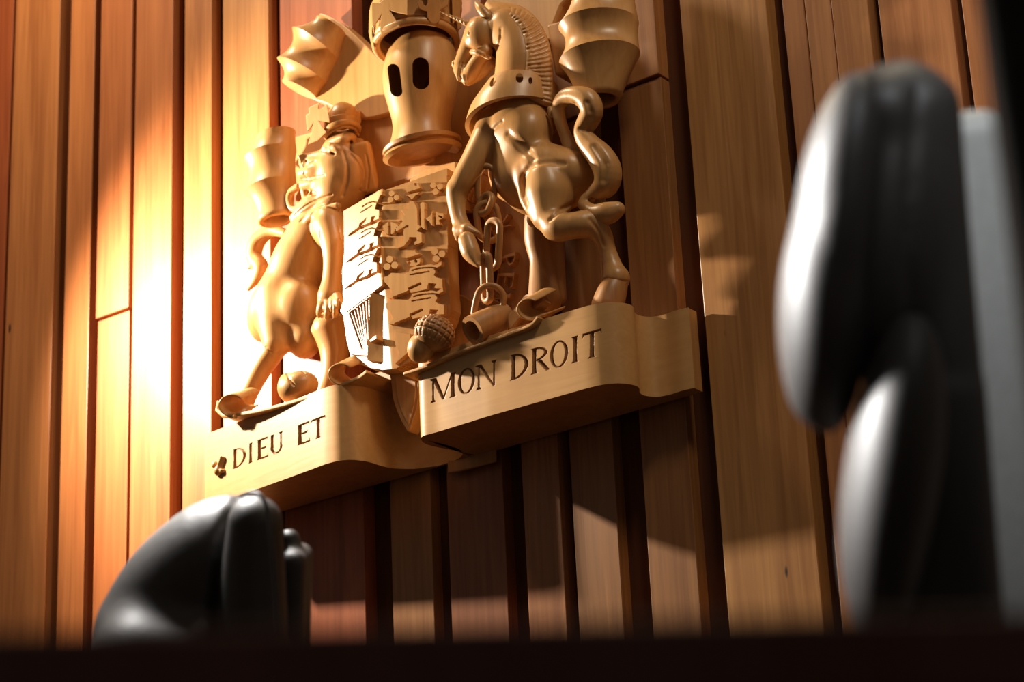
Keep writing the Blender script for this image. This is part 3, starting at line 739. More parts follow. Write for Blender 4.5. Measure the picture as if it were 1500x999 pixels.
crown_piece('cross', [(544, 4), (545, 38), (547, 40), (559, 21), (556, 36), (558, 51), (572, 46), (586, 39), (571, 15), (584, 19), (597, 21), (597, 5), (597, -12), (574, -4), (588, -32), (560, -32), (566, -6), (556, 4)], 570, .014)
crown_piece('fleur_de_lis', [(626, -14), (626, 4), (624, 9), (620, 7), (619, 2), (614, 0), (611, 5), (614, 12), (621, 16), (625, 16), (626, 26), (631, 33), (637, 35), (643, 32), (645, 24), (645, 14), (649, 12), (656, 8), (657, 1), (653, -3), (649, 3), (646, 7), (644, -14), (652, -24), (640, -42), (620, -26)], 636, .010)
crown_piece('cross', [(662, 2), (663, 36), (668, 30), (671, 44), (676, 40), (674, 20), (677, 4), (675, -18), (662, -14)], 666, .012)
crown_piece('cross', [(541, 14), (540, 48), (546, 75), (549, 75), (545, 50), (546, 16)], 546, .008)

# ---- mantling (drapery) --------------------------------------------
prism('mantling_panel', smoothpoly([(466, 20), (500, 34), (548, 78), (575, 105), (590, 150), (560, 168), (520, 172), (478, 152), (455, 140), (478, 100), (500, 60)], 4), .075, .0275, CARVE, root, bevel=.006)
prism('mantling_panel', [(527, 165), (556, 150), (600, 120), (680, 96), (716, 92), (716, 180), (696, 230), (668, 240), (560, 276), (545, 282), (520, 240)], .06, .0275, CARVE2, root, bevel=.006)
prism('mantling_panel', [(735, -40), (838, -40), (836, -8), (822, 8), (812, 34), (812, 60), (800, 60), (700, 20)], .055, .0275, CARVE, root, bevel=.006)
prism('mantling_panel', [(800, 36), (850, 20), (850, 110), (812, 110)], .09, .0275, CARVE, root, bevel=.006)
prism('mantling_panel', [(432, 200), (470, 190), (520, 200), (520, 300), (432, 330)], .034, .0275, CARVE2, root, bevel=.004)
def drape(prof, tilt, lab=None, mouth=True, n=64):
    o = loft('mantling_scroll', prof, CARVE, root, sub=5, cap=(True, False), tilt=tilt, n=n, flat_angle=40, label=lab)
    m = o.modifiers.new('t', 'SOLIDIFY'); m.thickness = .008; m.offset = -1; return o
def flute(rows, per=7):
    """rows: ridge rings; between two ridges the wall is hollowed"""
    out = []; rows = [np.array(r, float) for r in rows]
    for a, b in zip(rows, rows[1:]):
        for j in range(per):
            t = j/per; w = 4*t*(1-t)*(1.25-.5*t); r = a*(1-t)+b*t; L = r[:2].copy(); R_ = r[2:4].copy(); v = R_-L; ln = np.linalg.norm(v); q = a[6]
            L = L+v/ln*q*w; R_ = R_-v/ln*q*.2*w
            out.append([*L, *R_, r[4], r[5]*(1-a[6]*.022*w)])
    out.append(list(rows[-1][:6])); return out
def drape2(rows, tilt, hollow):
    o = loft('mantling_scroll', flute(rows), CARVE, root, cap=(True, not hollow), tilt=tilt, n=72, flat_angle=24, linear=True)
    if hollow: m = o.modifiers.new('t', 'SOLIDIFY'); m.thickness = .010; m.offset = -1
    return o
drape2([(376, 203, 433, 192, .10, .8, 3), (358, 236, 434, 219, .10, .8, 8), (358, 286, 434, 266, .10, .8, 8), (378, 328, 430, 318, .10, .8, 3)], 26, True)
drape2([(464, 24, 506, 50, .10, .9, 5), (428, 41, 496, 92, .10, .9, 10), (406, 85, 480, 126, .10, .9, 8), (413, 118, 463, 144, .10, .9, 0)], 10, False)
drape2([(842, -70, 918, -72, .125, .8, 3), (838, -14, 928, -18, .125, .8, 6), (818, 40, 936, 34, .125, .8, 10), (819, 92, 938, 78, .125, .8, 5), (846, 150, 908, 146, .125, .8, 0)], 26, True)

# ---- lion ----------------------------------------------------------
ld = .080
lion = Carve(.0017, 9)
lion.e(462, 335, ld, (40, 34, 32), 55).e(438, 388, ld, (84, 42, 36), 66, k=14).e(412, 452, ld, (56, 45, 36), 80, k=14).e(440, 462, ld, (52, 42, 34), 90, k=14)
lion.e(388, 460, ld+.005, (42, 26, 30), 82, k=10).e(446, 498, ld-.005, (25, 28, 28), 0, k=10)
lion.chain([(405, 432, ld+.022, 27), (404, 470, ld+.026, 27), (405, 502, ld+.030, 21)], k=9)
lion.chain([(404, 508, ld+.030, 18), (384, 538, ld+.036, 16), (366, 572, ld+.046, 14), (353, 604, ld+.05, 14)], k=3)
lion.chain([(484, 482, ld-.01, 27), (490, 512, ld-.015, 22), (487, 546, ld-.01, 17), (478, 580, ld-.005, 18)], k=9)
lion.e(481, 332, ld+.022, (34, 25, 27), 95, k=5).chain([(483, 330, ld+.03, 24), (489, 358, ld+.034, 19), (489, 384, ld+.036, 15.5), (487, 412, ld+.036, 15.5), (484, 434, ld+.036, 19)], k=5)
for dx, x1, y1 in ((-12, 468, 463), (-2, 479, 466), (8, 491, 463), (15, 500, 452)): lion.chain([(484+dx*.7, 436, ld+.042, 9), ((484+dx*.7+x1)/2, (436+y1)/2, ld+.05, 8), (x1, y1-4, ld+.05, 5), (x1-1, y1+2, ld+.045, 1.8)], k=1.5)
# neck and mane ruff
lion.chain([(466, 322, ld, 28), (486, 290, ld+.005, 34), (500, 256, ld+.01, 36), (502, 228, ld+.01, 32)], k=9).e(514, 262, ld, (46, 28, 32), 78, k=8).e(492, 282, ld+.015, (28, 30, 30), 0, k=6)
for i, (p, q, r) in enumerate((((430, 319), (450, 302), (484, 288)), ((434, 309), (454, 293), (486, 278)), ((444, 331), (462, 313), (494, 302)))):
    lion.chain([(*p, ld+.037, 6), (*q, ld+.044, 8), (*r, ld+.036, 6)], k=2)
# head
lion.e(498, 224, ld+.02, (26, 25, 28), 15, k=5).e(487, 246, ld+.03, (24, 25, 24), 0, k=6).e(504, 207, ld+.025, (20, 12, 24), 20, k=3)
lion.chain([(482, 238, ld+.034, 20), (462, 238, ld+.042, 16), (450, 238, ld+.044, 12.5)], k=6).b(446, 236, ld+.05, (6, 10.5, 14), 22, 2, k=3)
lion.chain([(443, 254, ld+.052, 8), (456, 251, ld+.054, 10), (470, 250, ld+.048, 10)], k=4)
lion.chain([(478, 266, ld+.034, 12), (460, 268, ld+.042, 10), (446, 271, ld+.044, 8)], k=4).chain([(446, 274, ld+.04, 7), (447, 286, ld+.038, 5.5), (451, 298, ld+.036, 8)], k=2)
lion.chain([(436, 274, ld+.02, 5.5), (426, 282, ld+.02, 5.5), (423, 294, ld+.02, 5.5), (428, 306, ld+.02, 5), (436, 306, ld+.02, 5)], k=1.5)
lion.g([(474, 217, 3, -1), (484, 213, 3.5, -1), (494, 218, 3, -1)], 3, False)
# carved-out details
lion.g([(455, 281, 4.5, -2), (462, 284, 4, -2)], 1.5).g([(440, 263, 1.8), (452, 262, 2.4), (462, 260, 2.4), (475, 257, 1.6)], 1)
lion.g([(470, 221, 1.4), (479, 222, 2.4), (488, 225, 3.6)], 1.2).g([(487.5, 225, 3.5, -3)], 1)
lion.g([(513.5, 208, 3.2, -2), (513.6, 208, 3.2, -6)], .5).g([(441.5, 239, 1.7, -1)], .4).g([(448.5, 236, 2, -1)], .4)
lion.g([(441, 246, 1), (449, 242, 1.2), (462, 236, 1)], .8).g([(447, 246, 1), (445, 254, 1.3), (448, 258, 1)], .8)
lion.g([(474, 442, 1.2), (474, 452, 2.2), (473, 464, 3)], .8).g([(486, 440, 1.1), (486, 452, 1.8), (486, 465, 2.4)], .8).g([(496, 438, 1), (497, 450, 1.8), (497, 460, 2.4)], .8)
lion.g([(503, 222, 1.2), (508, 240, 2), (508, 262, 2.4), (502, 286, 2)], 3).g([(514, 226, 1), (528, 244, 1.6), (531, 262, 1.8), (528, 278, 2.4)], 1.5).g([(432, 314, 1.4), (455, 297, 1.8), (486, 285, 1.4)], 1.2).g([(440, 324, 1.4), (458, 307, 1.8), (490, 296, 1.4)], 1.2)
lion.g([(468, 338, 1.4), (470, 356, 2), (474, 374, 1.6)], 3).g([(456, 314, 1.2), (472, 304, 1.4), (492, 306, 1.2)], 1.5).g([(496, 332, 1), (500, 350, 1.2)], 2)
lion.g([(388, 508, 1, .5), (404, 518, 1.4, .5), (424, 512, 1, .5)], 1.5)
lionO = lion.build('lion', CARVE, root, None, 2)
Carve(.0024, 6).chain([(418, 342, ld-.02, 7), (398, 338, ld-.02, 9), (378, 352, ld-.02, 12), (372, 375, ld-.02, 12), (382, 392, ld-.02, 12), (376, 408, ld-.02, 8), (364, 424, ld-.02, 3)], k=5).chain([(372, 385, ld-.015, 7), (364, 393, ld-.01, 2)], k=3).build('tail', CARVE, lionO)
# lobed mane plate behind the head
Carve(.0020, 5).b(534, 246, ld-.01, (17, 38, 20), 12, 9).b(519, 222, ld-.005, (17, 18, 18), 10, 7).g([(536, 226, 1), (540, 250, 1.2), (538, 276, 1)], 1).g([(514, 284, 7, -5), (534, 284, 8, -5)], 2).build('mane', CARVE, lionO)
# the lion's own crown
cc = ld+.02
lc = loft('crown', [(478, 205, 523, 194, cc, .95), (475, 192, 525, 182, cc, 1), (474, 184, 526, 176, cc, 1)], CARVE, lionO, sub=3, cap=(False, False), tilt=24, thick=.006)
loft('crown_cap', [(479, 184, 522, 178, cc, .95), (480, 172, 524, 166, cc, .95), (484, 160, 520, 158, cc, .9), (492, 153, 512, 153, cc, .9), (500, 151, 504, 151, cc, .9)], CARVE, lc, sub=4, tilt=20, cap=(False, True))
ring_tube('circlet', (477, 198), (525, 187), cc, 1, 25, 4.5, CARVE, lc)
curveD = depth(P(495, 180, cc))
flat_at('cross', [(448, 168), (450, 192), (453, 190), (459, 180), (456, 196), (451, 212), (465, 206), (478, 194), (467, 177), (483, 179), (481, 164), (479, 153), (468, 160), (466, 158), (468, 150), (460, 154), (452, 158), (453, 166)], curveD-.036, .014, CARVE, lc, -32, 466)
# small pieces of the second cross seen edge-on
flat_at('cross', [(519, 168), (527, 160), (529, 178), (524, 186), (527, 200), (520, 196)], curveD-.012, .01, CARVE, lc, 45, 523)

# ---- unicorn -------------------------------------------------------
ud = .125
un = Carve(.0019, 9)
un.e(762, 192, ud+.012, (58, 48, 46), 78).e(752, 238, ud, (58, 36, 42), 80, k=16).e(778, 264, ud, (58, 48, 42), -50, k=16).e(812, 258, ud+.005, (58, 44, 42), -35, k=14).e(838, 254, ud, (40, 34, 38), -40, k=12)
un.e(772, 205, ud+.03, (48, 36, 36), 78, k=14)
un.e(730, 184, ud+.03, (28, 22, 22), 60, k=9).e(734, 168, ud+.04, (12, 9, 12), 0, k=6)
un.e(806, 278, ud+.035, (44, 32, 28), -68, k=8)                       # haunch
un.chain([(804, 286, ud+.035, 34), (806, 318, ud+.04, 24), (820, 332, ud+.045, 21)], k=9)
un.chain([(812, 336, ud+.045, 17), (842, 330, ud+.035, 20), (864, 330, ud+.02, 19), (880, 342, ud+.005, 16), (891, 370, ud-.01, 12.5), (901, 400, ud-.015, 15)], k=6)
un.chain([(856, 320, ud+.03, 12), (876, 322, ud+.02, 10), (886, 334, ud+.01, 6)], k=4)
un.chain([(899, 398, ud-.015, 16), (903, 408, ud-.015, 20)], k=3)
# raised near fore leg
un.chain([(724, 180, ud+.035, 25), (710, 208, ud+.05, 22), (695, 236, ud+.062, 20), (680, 262, ud+.07, 18), (670, 282, ud+.07, 16), (669, 300, ud+.07, 13), (673, 322, ud+.07, 12), (680, 338, ud+.07, 14)], k=6)
un.e(664, 280, ud+.075, (9, 16, 12), 10, k=5).chain([(672, 336, ud+.075, 10), (671, 350, ud+.075, 4)], k=2).chain([(684, 338, ud+.075, 11), (700, 342, ud+.07, 4)], k=2)
un.chain([(765, 250, ud+.05, 8), (770, 292, ud+.045, 9), (792, 322, ud+.05, 10)], k=9).e(777, 324, ud+.03, (5, 9, 8), 20, k=4)
un.g([(770, 300, 1.8, 1), (766, 268, 2, 1), (774, 246, 1.6, 1.2), (800, 237, 1.4, 1.2), (826, 240, 1, 1)], 8)
un.g([(722, 206, 2, 1), (716, 234, 3, 1), (704, 262, 2, 1)], 6)
un.g([(806, 322, 1.6), (824, 306, 2.2), (848, 294, 1.8)], 5).g([(744, 196, 1.6, 1), (766, 214, 2.4, 1), (780, 232, 1.6, 1)], 10).g([(735, 178, 2), (722, 190, 2), (722, 204, 1.6)], 5)
un.g([(672, 356, 1), (684, 342, 1.4), (701, 343, 1)], 1).g([(884, 407, 1), (900, 410, 1.4), (920, 412, 1)], 1).g([(864, 322, 1.2), (876, 338, 1.5), (884, 360, 1.2)], 4)
# neck
un.chain([(762, 168, ud, 44), (764, 130, ud+.005, 42), (766, 95, ud+.01, 40), (760, 66, ud+.015, 35), (744, 42, ud+.02, 31)], k=10)
# head
un.e(706, 50, ud+.045, (27, 24, 20), 75, k=4).chain([(700, 42, ud+.04, 18), (689, 66, ud+.042, 14.5), (677, 92, ud+.042, 11.5), (674, 102, ud+.042, 10)], k=5).e(722, 26, ud+.035, (18, 14, 18), 25, k=6)
un.chain([(712, 76, ud+.04, 10), (700, 90, ud+.04, 11), (689, 108, ud+.04, 11), (684, 117, ud+.04, 8)], k=5).e(676, 107, ud+.042, (9, 13, 11), 0, k=4)
un.chain([(716, 92, ud+.015, 11), (700, 106, ud+.02, 12), (687, 118, ud+.025, 8)], k=2)
un.e(666, 95, ud+.045, (4.5, 7, 7), 15, k=2).chain([(670, 108, ud+.05, 3.5), (672, 116, ud+.05, 3)], k=2).chain([(680, 110, ud+.06, 3), (682, 122, ud+.055, 3.5)], k=2)
un.chain([(692, 76, ud+.058, 4.5), (700, 77, ud+.062, 5), (716, 84, ud+.05, 4)], k=3)
un.g([(733, 42, 1.6), (732, 58, 3), (724, 74, 4), (712, 82, 3), (704, 84, 2)], 3)
un.g([(677, 92, 1.3), (674, 102, 1.9, -1), (673, 112, 1.6)], .8).g([(665, 91, 1.2), (664.5, 96, 1.5)], .4).g([(684, 100, 1), (680, 110, 1.4), (680, 120, 1.2)], 1)
un.g([(684.5+3.1*math.cos(a), 48+5.0*math.sin(a), 1.05) for a in np.linspace(0, 6.28, 11)], .5)
uni = un.build('unicorn', CARVE, root, None, 2)
# ear
Carve(.002, 3).chain([(714, 24, ud+.055, 8), (705, 13, ud+.062, 7), (697, 4, ud+.062, 2.5)], k=3).chain([(716, 22, ud+.075, 2), (704, 10, ud+.08, 2.5)], k=2, sub=True).build('ear', CARVE, uni)
# twisted horn
hb, ht = P(686, 35, ud+.06), P(645, 17, ud+.09); m_ = mpp(hb); cvh = Carve(.0013, 1)
ax = ht-hb; u_ = nrm(np.cross(ax, (0, 0, 1))); v_ = nrm(np.cross(ax, u_)); prev = None
q = Field(np.minimum(hb, ht)-.02, np.maximum(hb, ht)+.02, .0013)
q.cone(hb, ht, 3.8*m_, .5*m_, k=.001)
for ph in (0, math.pi):
    prev = None
    for i in range(60):
        t = i/59; r = (4.2*(1-t)+.5)*m_; a = t*2*math.pi*4+ph; p_ = hb+ax*t+(u_*math.cos(a)+v_*math.sin(a))*r*.55
        if prev is not None: q.cone(prev, p_, r*.55, r*.55, k=.0006)
        prev = p_
V, Fc = q.mesh(); mesh_fast('horn', V, Fc, CARVE, uni, None, 1)
# mane with carved locks
mn = Carve(.0017, 2.5)
edge = [(722, 6), (745, 7), (768, 13), (784, 25), (796, 42), (804, 62), (808, 84), (809, 106), (809, 128), (810, 148)]
inner = [(724, 20), (742, 22), (758, 29), (769, 42), (775, 58), (778, 76), (778, 94), (776, 110), (777, 126), (782, 142)]
ee = catmull(edge, 6); ii = catmull(inner, 6)
for (a, b) in zip(ee, ii): mn.c((a[0]-6, a[1]+3, ud+.020, 6.5), (b[0], b[1], ud+.040, 8), 3)
for i in range(6, len(ee), 1):
    a = ee[i]; b = ii[i]
    if i % 2 == 0: continue
    mn.g([(a[0]-1, a[1]+3, 1.3), ((a[0]+b[0])/2, (a[1]+b[1])/2+1.5, 1.7), (b[0]-3+2.5*math.sin(i*2.3), b[1]-1, 1.2)], .8)
mn.build('mane', CARVE, uni)
# coronet round the neck, with cut-outs
col = loft('coronet_collar', [(718, 128, 813, 136, ud+.005, .95), (706, 146, 815, 148, ud+.005, 1), (694, 166, 818, 160, ud+.005, 1), (687.5, 188, 820, 172, ud+.005, 1)], CARVE, uni, sub=4, cap=(False, False), tilt=27, n=96, flat_angle=50)
mm = col.modifiers.new('t', 'SOLIDIFY'); mm.thickness = .009; mm.offset = 1
cuts = []
for cx, cy, w, h, lean in ((722, 120, 4, 7, -.7), (761, 114, 5.5, 7, 0), (777, 118, 3, 5, 0), (797, 126, 3.5, 4.5, 0)):
    D0 = depth(P(cx, cy, ud)); pts = [(cx+w*math.cos(a)+lean*h*math.sin(a)*.5, cy+h*math.sin(a)) for a in np.linspace(0, 6.283, 20, endpoint=False)]
    V = [PD(x, y, D0-.03) for x, y in pts]+[PD(x, y, D0-.2) for x, y in pts]; n = len(pts)
    c_ = link('cutter', V, [list(range(n)), [n+i for i in range(n)][::-1]]+[[i, (i+1) % n, n+(i+1) % n, n+i] for i in range(n)], None, None, False)
    bmod = col.modifiers.new('s', 'BOOLEAN'); bmod.object = c_; bmod.operation = 'DIFFERENCE'; cuts.append(c_)
bpy.context.view_layer.update(); bake(col); col.data.set_sharp_from_angle(angle=math.radians(40))
for c_ in cuts: bpy.data.objects.remove(c_, do_unlink=True)
Carve(.0022, 3).chain([(806, 160, ud+.03, 5), (809, 168, ud+.03, 5.5)], k=3).build('collar_knob', CARVE, uni)
# tail
tl = Carve(.0024, 7)
tl.chain([(838, 222, ud+.01, 12), (829, 200, ud+.02, 9), (821, 178, ud+.03, 9), (818, 158, ud+.035, 10), (827, 143, ud+.04, 12), (842, 139, ud+.045, 13), (860, 146, ud+.04, 17), (867, 162, ud+.035, 17), (861, 178, ud+.03, 16), (853, 192, ud+.03, 13), (862, 210, ud+.025, 16), (880, 230, ud+.02, 20), (890, 250, ud+.015, 21), (888, 270, ud+.01, 19), (872, 284, ud+.01, 13), (858, 294, ud+.015, 10)], k=6)
tl.chain([(854, 300, ud+.02, 8), (870, 311, ud+.02, 12), (888, 313, ud+.015, 17), (904, 307, ud+.01, 12)], k=4)
tl.g([(866, 292, 5, -5), (876, 296, 6, -5), (886, 292, 4, -4)], 3)
tl.g([(842, 152, 2.5), (846, 166, 2.5)], 3).g([(850, 189, 2), (862, 190, 3), (872, 182, 2)], 4).g([(860, 150, 2), (866, 168, 3), (858, 184, 2)], 6).g([(870, 214, 2), (886, 240, 3), (884, 264, 2)], 7)
tl.build('tail', CARVE, uni, None, 2)
# hooves
Carve(.0022, 3).chain([(902, 416, ud-.015, 18), (896, 430, ud-.01, 22), (890, 448, ud-.005, 24)], k=3).build('hoof', CARVE2, uni)
Carve(.0022, 3).chain([(684, 352, ud+.085, 13), (690, 370, ud+.085, 13.5), (700, 388, ud+.085, 4)], k=4).b(701, 368, ud+.1, (5, 16, 12), 10, 3, k=3, sub=True).build('hoof', CARVE, uni)
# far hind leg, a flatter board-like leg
Carve(.0026, 6).chain([(790, 322, ud-.04, 22), (789, 350, ud-.04, 21), (793, 380, ud-.045, 18), (796, 410, ud-.045, 21), (798, 440, ud-.04, 25)], k=4).chain([(812, 350, ud-.07, 14), (816, 390, ud-.07, 12), (820, 436, ud-.07, 10)], k=3).build('hind_leg', CARVE2, uni)

# ---- chain ---------------------------------------------------------
ch = bpy.data.objects.new('chain', None); C.objects.link(ch); ch.location = P(712, 380, .19)-np.array(_mw['coat_of_arms']); ch.parent = root; _mw['chain'] = Vector(P(712, 380, .19))
def link_ring(cx, cy, d, hw, hh, rad, ang, turn, name='chain_link', parent=ch):
    """stadium ring, hw x hh px, leaning ang degrees, turned about its long axis"""
    A = camaxes(ang); c = P(cx, cy, d); m = mpp(c); t = math.radians(turn)
    ux = A[0]*math.cos(t)+A[2]*math.sin(t); uy = A[1]; pts = []
    for a in np.linspace(0, 2*math.pi, 40, endpoint=False):
        x = math.cos(a)*hw*m; y = math.sin(a)*hw*m+(1 if math.sin(a) > 0 else -1)*(hh-hw)*m*min(1, abs(math.sin(a))*3); pts.append(c+ux*x+uy*y)
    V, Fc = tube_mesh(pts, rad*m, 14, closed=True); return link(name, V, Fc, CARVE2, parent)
cdp = .17
link_ring(712, 270, cdp, 13, 27, 4.6, 0, 12)
link_ring(711, 299, cdp+.012, 12, 15, 5.2, -25, 50)
link_ring(715, 325, cdp, 16, 28, 4.8, 8, 8)
link_ring(722, 358, cdp+.012, 12, 35, 5.3, -3, 40)
link_ring(713, 407, cdp+.018, 7, 34, 5.4, 2, 50)
link_ring(716, 448, cdp+.012, 20, 30, 4.8, -12, 5)

# ---- ribbons, rolls and the plants on the plinth -------------------
def ribbon(name, pts, dfront, dback, thick_px, parent, mat=CARVE):
    """pts traced along the upper front edge of a thin carved strip that runs back towards the wall"""
    pts = [tuple(p) for p in catmull(pts, 4)]
    f = [P(x, y, dfront) for x, y in pts]; m = mpp(f[0])*thick_px; lo = []
    for i, p in enumerate(f):
        t = f[min(i+1, len(f)-1)]-f[max(i-1, 0)]; n = np.array([t[2], 0, -t[0]]); n = n/np.linalg.norm(n)
        if n[2] > 0: n = -n
        lo.append(p+n*m)
    prof = f+lo[::-1]; k = len(prof); bk = [p+np.array([0, dfront-dback, 0]) for p in prof]
    Fc = [list(range(k)), [k+i for i in range(k)][::-1]]+[[i, (i+1) % k, k+(i+1) % k, k+i] for i in range(k)]
    o = link(name, prof+bk, Fc, mat, parent, False); b = o.modifiers.new('b', 'BEVEL'); b.width = .0025; b.segments = 3; b.limit_method = 'ANGLE'; return o
def ptube(name, pts, mat, parent, hollow=0, n=28):
    """pts: px,py,d,r_px"""
    q = [P(a, b, c) for a, b, c, r in pts]; V, Fc = tube_mesh(q, [r*mpp(P(a, b, c)) for a, b, c, r in pts], n, hollow); return link(name, V, Fc, mat, parent, True, None, None, 50)
zt = Z1
dD = -plan([(400, 708)])[0][1]; dM = -plan([(760, 597)])[0][1]
print('Z', Z0, Z1, 'dDIEU', dD, 'dMON', dM)
rb = ribbon('ribbon', [(330, 606), (372, 600), (420, 588), (470, 572), (520, 552), (536, 541)], dD+.012, .05, 6, root)
ptube('ribbon_curl', [(322, 588, dD+.012, 4), (319, 600, dD+.012, 4), (328, 609, dD+.012, 4), (345, 610, dD+.012, 4)], CARVE, rb)
def curl(name, near, far, r0, r1, d0, d1, a0, a1, parent, thick=2.6, squash=.8):
    """an open roll: part of a tube from the near end to the far end; angles measured in the picture, anticlockwise from the right"""
    pn, pf = P(*near, d0), P(*far, d1); V = []; k = 40; rows = 10
    for i in range(rows):
        t = i/(rows-1); c = pn*(1-t)+pf*t; m = mpp(c); r = r0*(1-t)+r1*t
        for j in range(k+1):
            a = math.radians(a0+(a1-a0)*j/k); rr = r*(1-.28*(j/k)); V.append(c+(RIGHT*math.cos(a)*rr+UP*math.sin(a)*rr*squash)*m)
    Fc = [[i*(k+1)+j, i*(k+1)+j+1, (i+1)*(k+1)+j+1, (i+1)*(k+1)+j] for i in range(rows-1) for j in range(k)]
    o = link(name, V, Fc, CARVE, parent); s = o.modifiers.new('t', 'SOLIDIFY'); s.thickness = thick*.0014; s.offset = 0; b = o.modifiers.new('b', 'BEVEL'); b.width = .0012; b.limit_method = 'ANGLE'; return o
curl('ribbon_curl', (340, 593), (370, 580), 23, 18, dD+.018, dD-.04, 300, 40, rb)
curl('ribbon_curl', (500, 547), (526, 538), 22, 27, dD+.018, dD-.04, 330, 40, rb)
# the lion's paw lying on the ribbon
pw = Carve(.0018, 5).e(437, 566, dD-.015, (30, 22.5, 25), 14).e(422, 568, dD-.01, (15, 22, 20), 5, k=4)
pw.g([(420, 546, 1.5), (424, 555, 2), (430, 564, 2.2)], 1.5).g([(443, 543, 1.6), (448, 550, 1.8)], 1.5)
pw.build('paw', CARVE, lionO)
rb2 = ribbon('ribbon', [(590, 545), (620, 535), (650, 521), (700, 503), (745, 486), (775, 474), (786, 462)], dM+.012, .06, 5.5, root)
pl_ = Carve(.0022, 4)
ptube('leaf_roll', [(692, 484, dM+.02, 22), (706, 477, dM-.0, 22), (728, 467, dM-.03, 21), (744, 460, dM-.05, 16)], CARVE2, rb2, hollow=.68, n=40)
curl('ribbon_curl', (776, 452), (806, 438), 22, 26, dM+.01, dM-.05, 330, 60, rb2)
prism('leaf', [(742, 462), (768, 430), (790, 428), (796, 440), (760, 470), (748, 486), (742, 484)], dM-.02, dM-.05, CARVE2, rb2, bevel=.006)
# acorn
ac = Carve(.0018, 3).e(618, 509, dM+.024, (21, 24, 22), -25).build('acorn', CARVE, root)
capc = (637, 488); acd = dM+.02
cp = Carve(.0012, 2).e(*capc, acd, (31, 27.5, 28), -30)
pc = P(*capc, acd); mpc = mpp(pc); A_ = camaxes(-28)
ax_n = nrm(-RIGHT*.42-UP*.80+BACK*.42); e1 = nrm(np.cross(ax_n, BACK)); e2 = np.cross(ax_n, e1); rc_ = np.array([31, 27.5, 28])*mpc; AX = camaxes(-30)
def on_cup(dv): l = np.array([dv@AX[0], dv@AX[1], dv@AX[2]]); k_ = 1/np.sqrt(((l/rc_)**2).sum()); return pc+dv*k_
for th_ in np.radians([74, 92, 110, 128, 146]):
    q = [on_cup(-ax_n*-math.cos(th_)+(e1*math.cos(a)+e2*math.sin(a))*math.sin(th_)) for a in np.linspace(0, 2*math.pi, 60)]
    cp.ops.append(('multi', (q, [1.7*mpc]*60), .4*mpc, True))
for ph in np.linspace(0, 2*math.pi, 19)[:-1]:
    q = [on_cup(ax_n*math.cos(th_)+(e1*math.cos(ph)+e2*math.sin(ph))*math.sin(th_)) for th_ in np.radians(np.linspace(50, 168, 18))]
    cp.ops.append(('multi', (q, [1.7*mpc]*18), .4*mpc, True))
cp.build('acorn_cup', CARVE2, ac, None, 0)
# wooden supports behind
prism('stalk', smoothpoly([(668, 432), (700, 448), (720, 470), (700, 510), (660, 520), (640, 500)], 3), .10, .03, CARVE2, root, bevel=.004)
prism('stalk', [(545, 548), (575, 536), (575, 565), (560, 556)], .12, .05, CARVE2, root, bevel=.003)
# ================================================================= chairs
def chair(name, label, loc2, carves, frontdir):
    r = thing(name, label, 'chair', (loc2[0], loc2[1], 0), 'black leather chairs in front of the wall'); return r
def under(root_, x, y, zs, yaw):
    """seat, gas column and five-star base below the frame"""
    c, s = math.cos(yaw), math.sin(yaw)
    f = Field((x-.4, y-.4, zs-.12), (x+.4, y+.4, zs+.08), .008); f.box((x, y, zs-.02), np.array([[c, s, 0], [-s, c, 0], [0, 0, 1]]), (.26, .25, .055), r=.04, k=0)
    V, Fc = f.mesh(); mesh_fast('seat', V, Fc, LEATHER, root_)
    V, Fc = tube_mesh([(x, y, .09), (x, y, .25), (x, y, .26), (x, y, zs-.07)], [.03, .03, .02, .02], 20); link('gas_column', V, Fc, DARKP, root_, True, None, None, 40)
    for k in range(5):
        a = yaw+k*2*math.pi/5; e = (x+.3*math.cos(a), y+.3*math.sin(a)); V, Fc = tube_mesh([(x, y, .1), (*e, .065)], [.028, .018], 14); lg = link('leg', V, Fc, DARKP, root_)
        t = np.array([-math.sin(a), math.cos(a)])*.018; V, Fc = tube_mesh([(e[0]-t[0], e[1]-t[1], .027), (e[0]+t[0], e[1]+t[1], .027)], .027, 18); link('castor', V, Fc, DARKP, lg, True, None, None, 40)
# right chair: seen from the side, front towards the left of the picture
D = 1.9
cR = PD(1330, 900, D+.2)
rc = thing('office_chair', 'large blurred black leather high-backed chair with thick headrest at the right, seen edge-on', 'chair', (cR[0], cR[1], 0), 'black leather office chairs')
side = CarveD(.004, 12)
side.b(1392, 620, D+.20, (44, 500, 90), 5, 40, yaw=0).e(1335, 170, D+.2, (58, 76, 90), 5, k=30).e(1300, 330, D+.19, (90, 235, 110), -6, k=30).e(1288, 168, D+.19, (62, 66, 95), 10, k=30)
side.b(1370, 850, D+.2, (70, 300, 90), 3, 30, k=20)
side.chain([(1270, 240, D-.0, 6), (1272, 320, D-.05, 14), (1286, 430, D-.05, 16), (1300, 520, D-.05, 18)], k=24, sub=True)
side.g([(1345, 130, 6), (1330, 300, 7), (1338, 600, 7)], 12)
side.build('backrest', LEATHER, rc, None, 3)
head = CarveD(.004, 14).e(1222, 360, D+.17, (60, 255, 110), -9, k=20).e(1205, 470, D+.18, (62, 165, 120), 2, k=25).e(1230, 240, D+.18, (50, 130, 100), -14, k=25)
head.build('headrest', LEATHER, rc, None, 3)
lum = CarveD(.004, 14).e(1308, 690, D+.13, (70, 235, 115), -8, k=20).e(1290, 800, D+.15, (50, 160, 120), 0, k=25)
lum.chain([(1250, 905, D-.02, 4), (1290, 880, D-.03, 5), (1350, 830, D-.03, 4)], k=10, sub=True).chain([(1285, 960, D-.02, 6), (1320, 900, D-.03, 6), (1350, 860, D-.03, 4)], k=12, sub=True)
